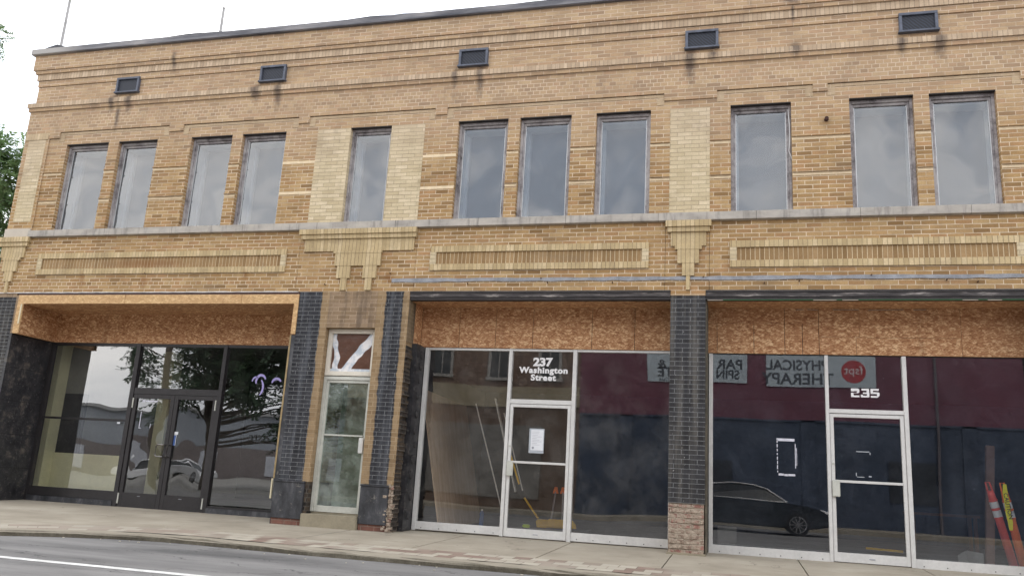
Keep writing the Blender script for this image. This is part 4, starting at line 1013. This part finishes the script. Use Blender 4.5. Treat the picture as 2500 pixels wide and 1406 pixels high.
# ------------------------------------------------------------------ trees
def leafmat(name, a, b):
    k = N(name); oi = k.noise(k.pos(), 1.6, 3); o2 = k.noise(k.pos(), 14, 2)
    c = k.mix(k.mr(k.math('ADD', k.math('MULTIPLY', oi, .6), k.math('MULTIPLY', o2, .4)), .38, .62), a, b)
    b_ = k.n('BsdfPrincipled'); k.set(b_.inputs['Base Color'], c); k.set(b_.inputs['Roughness'], .55)
    tl = k.n('BsdfTranslucent', {'Color': c}); mx = k.n('MixShader', {0: .35}); k.t.links.new(b_.outputs[0], mx.inputs[1]); k.t.links.new(tl.outputs[0], mx.inputs[2]); k.t.links.new(mx.outputs[0], k.out.inputs[0])
    return k.m
LEAF = leafmat('locust_leaf', (.10,.17,.07), (.21,.30,.13)); LEAF2 = leafmat('dark_leaf', (.035,.07,.04), (.09,.15,.075))
BARK = simple('bark', (.09,.07,.055), .9, var=.4, scale=8, bump=.02)
def tree(name, label, base, H, clumps, seed, leaf=.16, per=260, mat=LEAF, tr=.28, group=None):
    rr = random.Random(seed); t = thing(name, label, 'tree', base, group)
    b = Vector(base); m = MB(); top = b+Vector((rr.uniform(-.4,.4),rr.uniform(-.4,.4),H*.62))
    m.tube([b, b.lerp(top,.3)+Vector((.1,0,0)), b.lerp(top,.65)+Vector((-.12,.1,0)), top], [tr,tr*.8,tr*.6,tr*.38], 10)
    cr = bmesh.new()
    for (cx, cy, cz, rad) in clumps:
        c = Vector((cx,cy,cz)); st = b.lerp(top, min(1, max(.35, (cz-b.z)/(top.z-b.z)*.75)))
        mid = st.lerp(c,.5)+Vector((rr.uniform(-.3,.3),rr.uniform(-.3,.3),rr.uniform(.0,.4)))
        m.tube([st, mid, c], [tr*.22, tr*.12, tr*.04], 6)
        # twigs with leaflet sprays
        for s in range(int(per*rad/10)+6):
            d = Vector((rr.gauss(0,1),rr.gauss(0,1),rr.gauss(0,.75))).normalized(); rr2 = rad*(rr.random()**.45)
            p = c+Vector((d.x*rr2, d.y*rr2, d.z*rr2*.8))
            td = (d+Vector((rr.uniform(-.6,.6),rr.uniform(-.6,.6),rr.uniform(-.7,.1)))).normalized(); L = leaf*rr.uniform(2.5,5.5)
            if rr.random() < .25: m.tube([p-td*L*.4, p+td*L], [.008,.004], 3, False)
            sidev = td.cross(Vector((0,0,1))).normalized(); nl = rr.randint(7,12)
            for q in range(nl):
                lp = p+td*(L*q/nl)
                for sg in (-1,1):
                    ld = (sidev*sg+td*.5+Vector((rr.uniform(-.4,.4),rr.uniform(-.4,.4),rr.uniform(-.5,.3)))).normalized(); wv = td.cross(ld).cross(ld).normalized()*leaf*rr.uniform(.22,.34); ll = ld*leaf*rr.uniform(.8,1.3)
                    v = [cr.verts.new(x) for x in (lp, lp+ll*.5+wv, lp+ll, lp+ll*.5-wv)]; cr.faces.new(v)
    m.build('trunk', BARK, t, smooth=True)
    me = bpy.data.meshes.new('crown'); cr.to_mesh(me); cr.free(); link('crown', me, mat, t)
    return t
rr = random.Random(77)
cl_ = []
for i in range(34):
    cl_.append((-20.4+rr.uniform(-3.8,.15), 5.5+rr.uniform(-1.5,2.2), rr.uniform(5.6,9.5), rr.uniform(.5,.95)))
for (x, y, z, r2) in ((-20.55,5.2,9.45,.5),(-20.3,5.2,8.6,.55),(-20.35,5.4,7.9,.5),(-20.5,5.2,7.0,.5),(-20.2,5.6,9.2,.45),(-20.6,5.2,6.3,.55),(-20.6,5.0,5.6,.5)): cl_.append((x,y,z,r2))
tree('street_tree', 'leafy green tree rising behind the left corner of the building', (-22.5,5.8,-.05), 9, cl_, 5, .12, 900)
cl_ = [(-21.9,5,13.0,.42),(-22.1,5,12.7,.40),(-21.45,5,12.75,.25),(-21.75,5,13.3,.45),(-21.35,5,12.9,.30),(-22.3,5,13.6,.6),(-21.9,5,12.6,.3),(-22.6,5,11.3,.35),(-22.3,5.2,10.9,.2),(-23.4,5,13,.8),(-23.4,5,11.6,.8),(-24.2,5,12.4,.9)]
tree('tall_tree', 'tall tree whose branch tips reach in at the upper left edge', (-25,5,-.05), 13, cl_, 9, .09, 330, group=None)

# ------------------------------------------------------------------ across the street (seen in the glass)
def block(name, label, cat, loc): return thing(name, label, cat, loc)
red = simple('dark_red_paint', (.19,.070,.10), .8, var=.12, scale=.6); blue = simple('dark_blue_paint', (.060,.078,.118), .8, var=.25, scale=.7)
sg = block('painted_building', 'windowless building across the street painted dark red above and navy below', 'building', (1,-24,0))
MB().box(-6.3,16,-28,-20,3.88,9.2).build('red_wall', red, sg); MB().box(-6.3,16,-28,-19.99,-.1,3.879).build('blue_wall', blue, sg)
for x in (-4.4, 2.6, 8.2):
    MB().box(x-.25, x+.25, -19.985, -19.93, -.1, 3.87).build('pilaster', blue, sg)
for x, w_, z0_, z1_, nm in ((-1.2,1.0,.0,2.2,'door'),(5.4,1.6,1.0,2.5,'window'),(10.8,1.1,.0,2.2,'door')):
    MB().box(x, x+w_, -19.985, -19.95, z0_, z1_).build(nm, simple('dark_opening', (.03,.035,.045), .4), sg)
MB().box(-6.3,16,-19.985,-19.93,3.80,3.87).build('ledge', blue, sg)
MB().tube([(7.1,-19.9,.0),(7.1,-19.9,9.0)], .05, 8).build('downpipe', simple('pipe_paint', (.14,.12,.13), .6), sg)
def banner(x0, x1, z0, z1, label):
    t = thing('wall_banner', label, 'banner', ((x0+x1)/2,-19.9,z0), 'white banners on the red wall across the street')
    MB().box(x0, x1, -19.985, -19.95, z0, z1).build('banner_sheet', simple('banner_white', (.55,.62,.66), .6, var=.05), t); return t
rot_b = (R(90),0,R(180)); yb = -19.945; INK = simple('banner_ink', (.08,.09,.11), .7)
b1 = banner(1.10,5.07,5.15,6.44,'white banner reading PHYSICAL THERAPY beside a red oval logo')
text_mesh('banner_lettering', 'PHYSICAL', .56, (2.25,yb,5.98), INK, b1, rot=rot_b, offset=.012, xs=.92)
text_mesh('banner_lettering', 'THERAPY', .62, (2.25,yb,5.44), INK, b1, rot=rot_b, offset=.012, xs=1.0)
MB().tube([(4.28,-19.949,5.76),(4.28,-19.94,5.76)], .44, 28).build('logo_oval', simple('logo_red', (.5,.06,.07), .6), b1)
text_mesh('logo_lettering', 'fspt', .46, (4.28,-19.935,5.80), M['white'], b1, rot=rot_b, offset=0)
b2 = banner(-3.55,.36,5.24,6.44,'white banner with two text lines left of the oval logo banner in the shop glass')
text_mesh('banner_lettering', 'PAR', .55, (-.30,yb,5.96), INK, b2, rot=rot_b, offset=.012, xs=1.0)
text_mesh('banner_lettering', 'SPIN', .50, (-.38,yb,5.55), INK, b2, rot=rot_b, offset=.010, xs=.9)
text_mesh('banner_lettering', 'Y &', .5, (-2.75,yb,5.96), INK, b2, rot=rot_b, offset=.012)
text_mesh('banner_lettering', 'TE', .55, (-2.85,yb,5.62), INK, b2, rot=rot_b, offset=.012)
text_mesh('banner_lettering', 'Care', .2, (-2.9,yb,5.34), INK, b2, rot=rot_b, offset=.002)
ob = block('brick_neighbour', 'two storey brick building across the street with tall sash windows and shutter', 'building', (-12,-24,0))
NB = brick('neighbour_brick', [(.20,.12,.09),(.28,.19,.14),(.34,.24,.18)], (.12,.09,.07), w=.26, h=.08, weather=False, soot=.5, bumpd=.03)
MB().box(-16.2,-6.31,-28,-20,4.95,9.4).build('brick_wall', NB, ob)
MB().box(-16.2,-6.31,-28,-19.95,4.10,4.949).build('sign_band', simple('beige_band', (.36,.30,.20), .8), ob)
MB().box(-16.2,-6.31,-28,-20,-.1,4.099).build('shop_wall', simple('brown_wall', (.16,.11,.08), .8), ob)
m = MB()
for i in range(28): m.box(-13.2,-7.8,-19.99+(.0 if i % 2 else .012),-19.94,.4+.105*i,.4+.105*i+.098)
m.build('roller_shutter', simple('grey_slats', (.20,.185,.165), .7), ob)
for x in (-15.0,-12.4,-9.8,-7.6):
    fwin = MB(); fwin.box(x-.55,x+.55,-19.98,-19.9,5.2,5.32); fwin.box(x-.5,x-.38,-19.98,-19.93,5.32,7.6); fwin.box(x+.38,x+.5,-19.98,-19.93,5.32,7.6); fwin.box(x-.02,x+.02,-19.98,-19.94,5.32,7.6)
    wi = fwin.build('window', simple('stone_trim', (.36,.34,.31), .8), ob)
    MB().box(x-.38,x-.021,-19.985,-19.965,5.321,7.6).build('pane', simple('dark_pane', (.03,.035,.04), .3), wi)
    MB().box(x+.021,x+.38,-19.985,-19.965,5.321,7.6).build('pane', simple('dark_pane', (.03,.035,.04), .3), wi)
lb = block('low_building', 'low grey flat roofed building beyond the parking lot across the street', 'building', (-50,-62,0))
MB().box(-90,-30,-75,-62,-.2,6.4).build('wall', simple('grey_blue_wall', (.26,.28,.31), .8, var=.08, scale=.3), lb)
MB().box(-90,-30,-61.99,-61.9,-.2,3.0).build('brick_base', simple('rose_wall', (.17,.145,.14), .8), lb)
MB().box(-90.3,-29.7,-75.3,-61.6,6.401,6.7).build('roof_edge', simple('roof_trim', (.32,.32,.32), .8), lb)
for x in (-70,-62,-54,-46,-38): MB().box(x,x+2.2,-61.89,-61.8,.2,2.4).build('door', simple('pale_garage_door', (.45,.46,.5), .7), lb)
rr = random.Random(3)
cl_ = [(-23.0+rr.gauss(0,2.6), -22+rr.gauss(0,1.6), 6.8+rr.gauss(0,1.2), rr.uniform(.6,1.2)) for _ in range(46)]+[(-18.8+rr.gauss(0,1.5), -21+rr.gauss(0,1), 5.6+rr.gauss(0,1.6), rr.uniform(.6,1.1)) for _ in range(26)]
tree('lot_tree', 'wide dark leafed tree at the parking lot edge across the street', (-25.2,-22,-.16), 9, cl_, 21, .22, 420, LEAF2, .32)
cl_ = [(-44+rr.gauss(0,2.6), -80+rr.gauss(0,2), 8.5+rr.gauss(0,1.8), rr.uniform(1.6,2.4)) for _ in range(16)]
tree('distant_tree', 'distant round tree behind the low grey building', (-44,-80,-.2), 9, cl_, 22, .4, 60, LEAF2, .4)
MB().box(-120,-16.3,-61.5,-16.5,-.39,-.155).build('parking_lot', simple('lot_asphalt', (.22,.21,.19), .9, scale=.6), kind='structure')
up = thing('utility_pole', 'brown wooden utility pole with crossarm across the street', 'utility pole', (-24.4,-17.0,-.16))
MB().tube([(-24.4,-17,-.16),(-24.4,-17,10.5)], [.17,.11], 10).build('pole', BARK, up); MB().box(-25.6,-23.2,-17.06,-16.94,9.7,9.82).build('crossarm', BARK, up)
for i, (dz, dy, lab) in enumerate(((9.85,.0,'top'),(9.2,.15,'second'),(8.1,.25,'third'),(7.6,-.1,'lowest'))):
    m = MB(); m.tube([(-80+2.4*j, -17.2+dy, dz-1.2*math.sin(math.pi*((j*2.4) % 29)/29)) for j in range(25)], .018, 5)
    o = m.build('overhead_wire', simple('wire_black', (.03,.03,.03), .6), loc=(-80,-17,dz)); tag(o, lab+' overhead wire strung left from the utility pole across the street', 'wire', 'overhead wires')

# ---- cars across the street and behind the viewpoint
def car(name, label, loc, yaw, paint, dark=False, L=4.7, H=1.45):
    t = thing(name, label, 'car', loc); s = L/4.7; h = H/1.45
    # side profile, front towards +x
    body = [(-2.35,.35),(-2.33,.75),(-2.25,.93),(-1.75,1.0),(.95,.96),(1.6,.90),(2.1,.78),(2.32,.60),(2.36,.32),(1.85,.22),(-1.95,.22)]
    cab = [(-1.95,.98),(-1.15,1.38),(-.55,1.45),(.15,1.43),(.55,1.33),(1.15,.96)]
    M_ = Matrix.Translation(Vector(loc)) @ Matrix.Rotation(yaw, 4, 'Z')
    def fin(m, nm, mat, par=t, smooth=False, bevel=0):
        bmesh.ops.transform(m.bm, matrix=M_, verts=m.bm.verts); return m.build(nm, mat, par, smooth=smooth, bevel=bevel)
    m = MB(); m.prism([(x*s, z*h) for x, z in body], 'y', -.88, .88); fin(m, 'body', paint, bevel=.05)
    m = MB(); A = [m.bm.verts.new((x*s, -.80 if z < 1.1 else -.62, z*h)) for x, z in cab]; Bv = [m.bm.verts.new((x*s, .80 if z < 1.1 else .62, z*h)) for x, z in cab]
    m.bm.faces.new(A); m.bm.faces.new(Bv[::-1])
    for i in range(len(cab)): j = (i+1) % len(cab); m.bm.faces.new((A[i], A[j], Bv[j], Bv[i]))
    cb = fin(m, 'cabin_glass', simple('car_glass', (.015,.018,.02), .12))
    m = MB(); m.prism([(-1.12*s,1.395*h),(-.55*s,1.465*h),(.15*s,1.445*h),(.5*s,1.36*h),(.15*s,1.425*h),(-.55*s,1.445*h)], 'y', -.63, .63); fin(m, 'roof', paint)
    chrome = simple('chrome', (.85,.85,.85), .3, metal=.2)
    for sg_ in (-1,1):
        m = MB(); m.tube([(x*s, sg_*.81, z*h) for x, z in ((-1.9,.985),(0,.985),(1.1,.975))], .02, 5); m.tube([(x*s, sg_*(.66 if z > 1.2 else .80), z*h) for x, z in ((-1.6,1.12),(-1.1,1.385),(-.5,1.45),(.15,1.43),(.55,1.33),(1.12,.98))], .02, 5); fin(m, 'chrome_trim', chrome)
        m = MB(); m.tube([(2.05*s, sg_*.72, .74*h),(2.3*s, sg_*.60, .66*h)], [.07,.09], 8); fin(m, 'headlight', simple('lamp_glass', (.8,.8,.8), .15))
        m = MB(); m.tube([(-2.27*s, sg_*.72, .80*h),(-2.345*s, sg_*.72, .80*h)], [.10,.09], 8); fin(m, 'tail_light', simple('tail_red', (.4,.02,.02), .25))
        for wx in (-1.42,1.40):
            m = MB(); m.tube([(wx*s, sg_*.68, .33),(wx*s, sg_*.90, .33)], .335, 24); wh = fin(m, 'wheel', simple('tyre', (.02,.02,.02), .8))
            m = MB()
            m.tube([(wx*s, sg_*.895, .33),(wx*s, sg_*.915, .33)], [.07,.05], 12)
            for q in range(10):
                a = q*math.pi/5; m.bar((wx*s+.04*math.cos(a), sg_*.91, .33+.04*math.sin(a)), (wx*s+.23*math.cos(a), sg_*.905, .33+.23*math.sin(a)), .03, .02, up=(0,1,0))
            n = 28; ring = [(wx*s+.235*math.cos(2*math.pi*q/n), sg_*.905, .33+.235*math.sin(2*math.pi*q/n)) for q in range(n+1)]; m.tube(ring, .014, 5)
            fin(m, 'rim', simple('alloy', (.32,.32,.33), .4, metal=.5), wh)
    return t
black = simple('black_car_paint', (.05,.058,.068), .22, var=.05); silver = simple('silver_car_paint', (.38,.38,.38), .3, metal=.3, var=.03); whitec = simple('white_car_paint', (.7,.7,.7), .25, var=.02)
car('black_sedan', 'black sedan with chrome window trim reflected low in the 235 shop window', (.32,-13.86,RZ), 0, black, L=4.7)
car('silver_sedan', 'silver sedan parked nose right in the lot across the street', (-38,-38,-.155), R(8), silver)
car('white_car', 'white car parked beside the silver sedan in the lot across the street', (-46,-44,-.155), R(172), whitec, H=1.6)
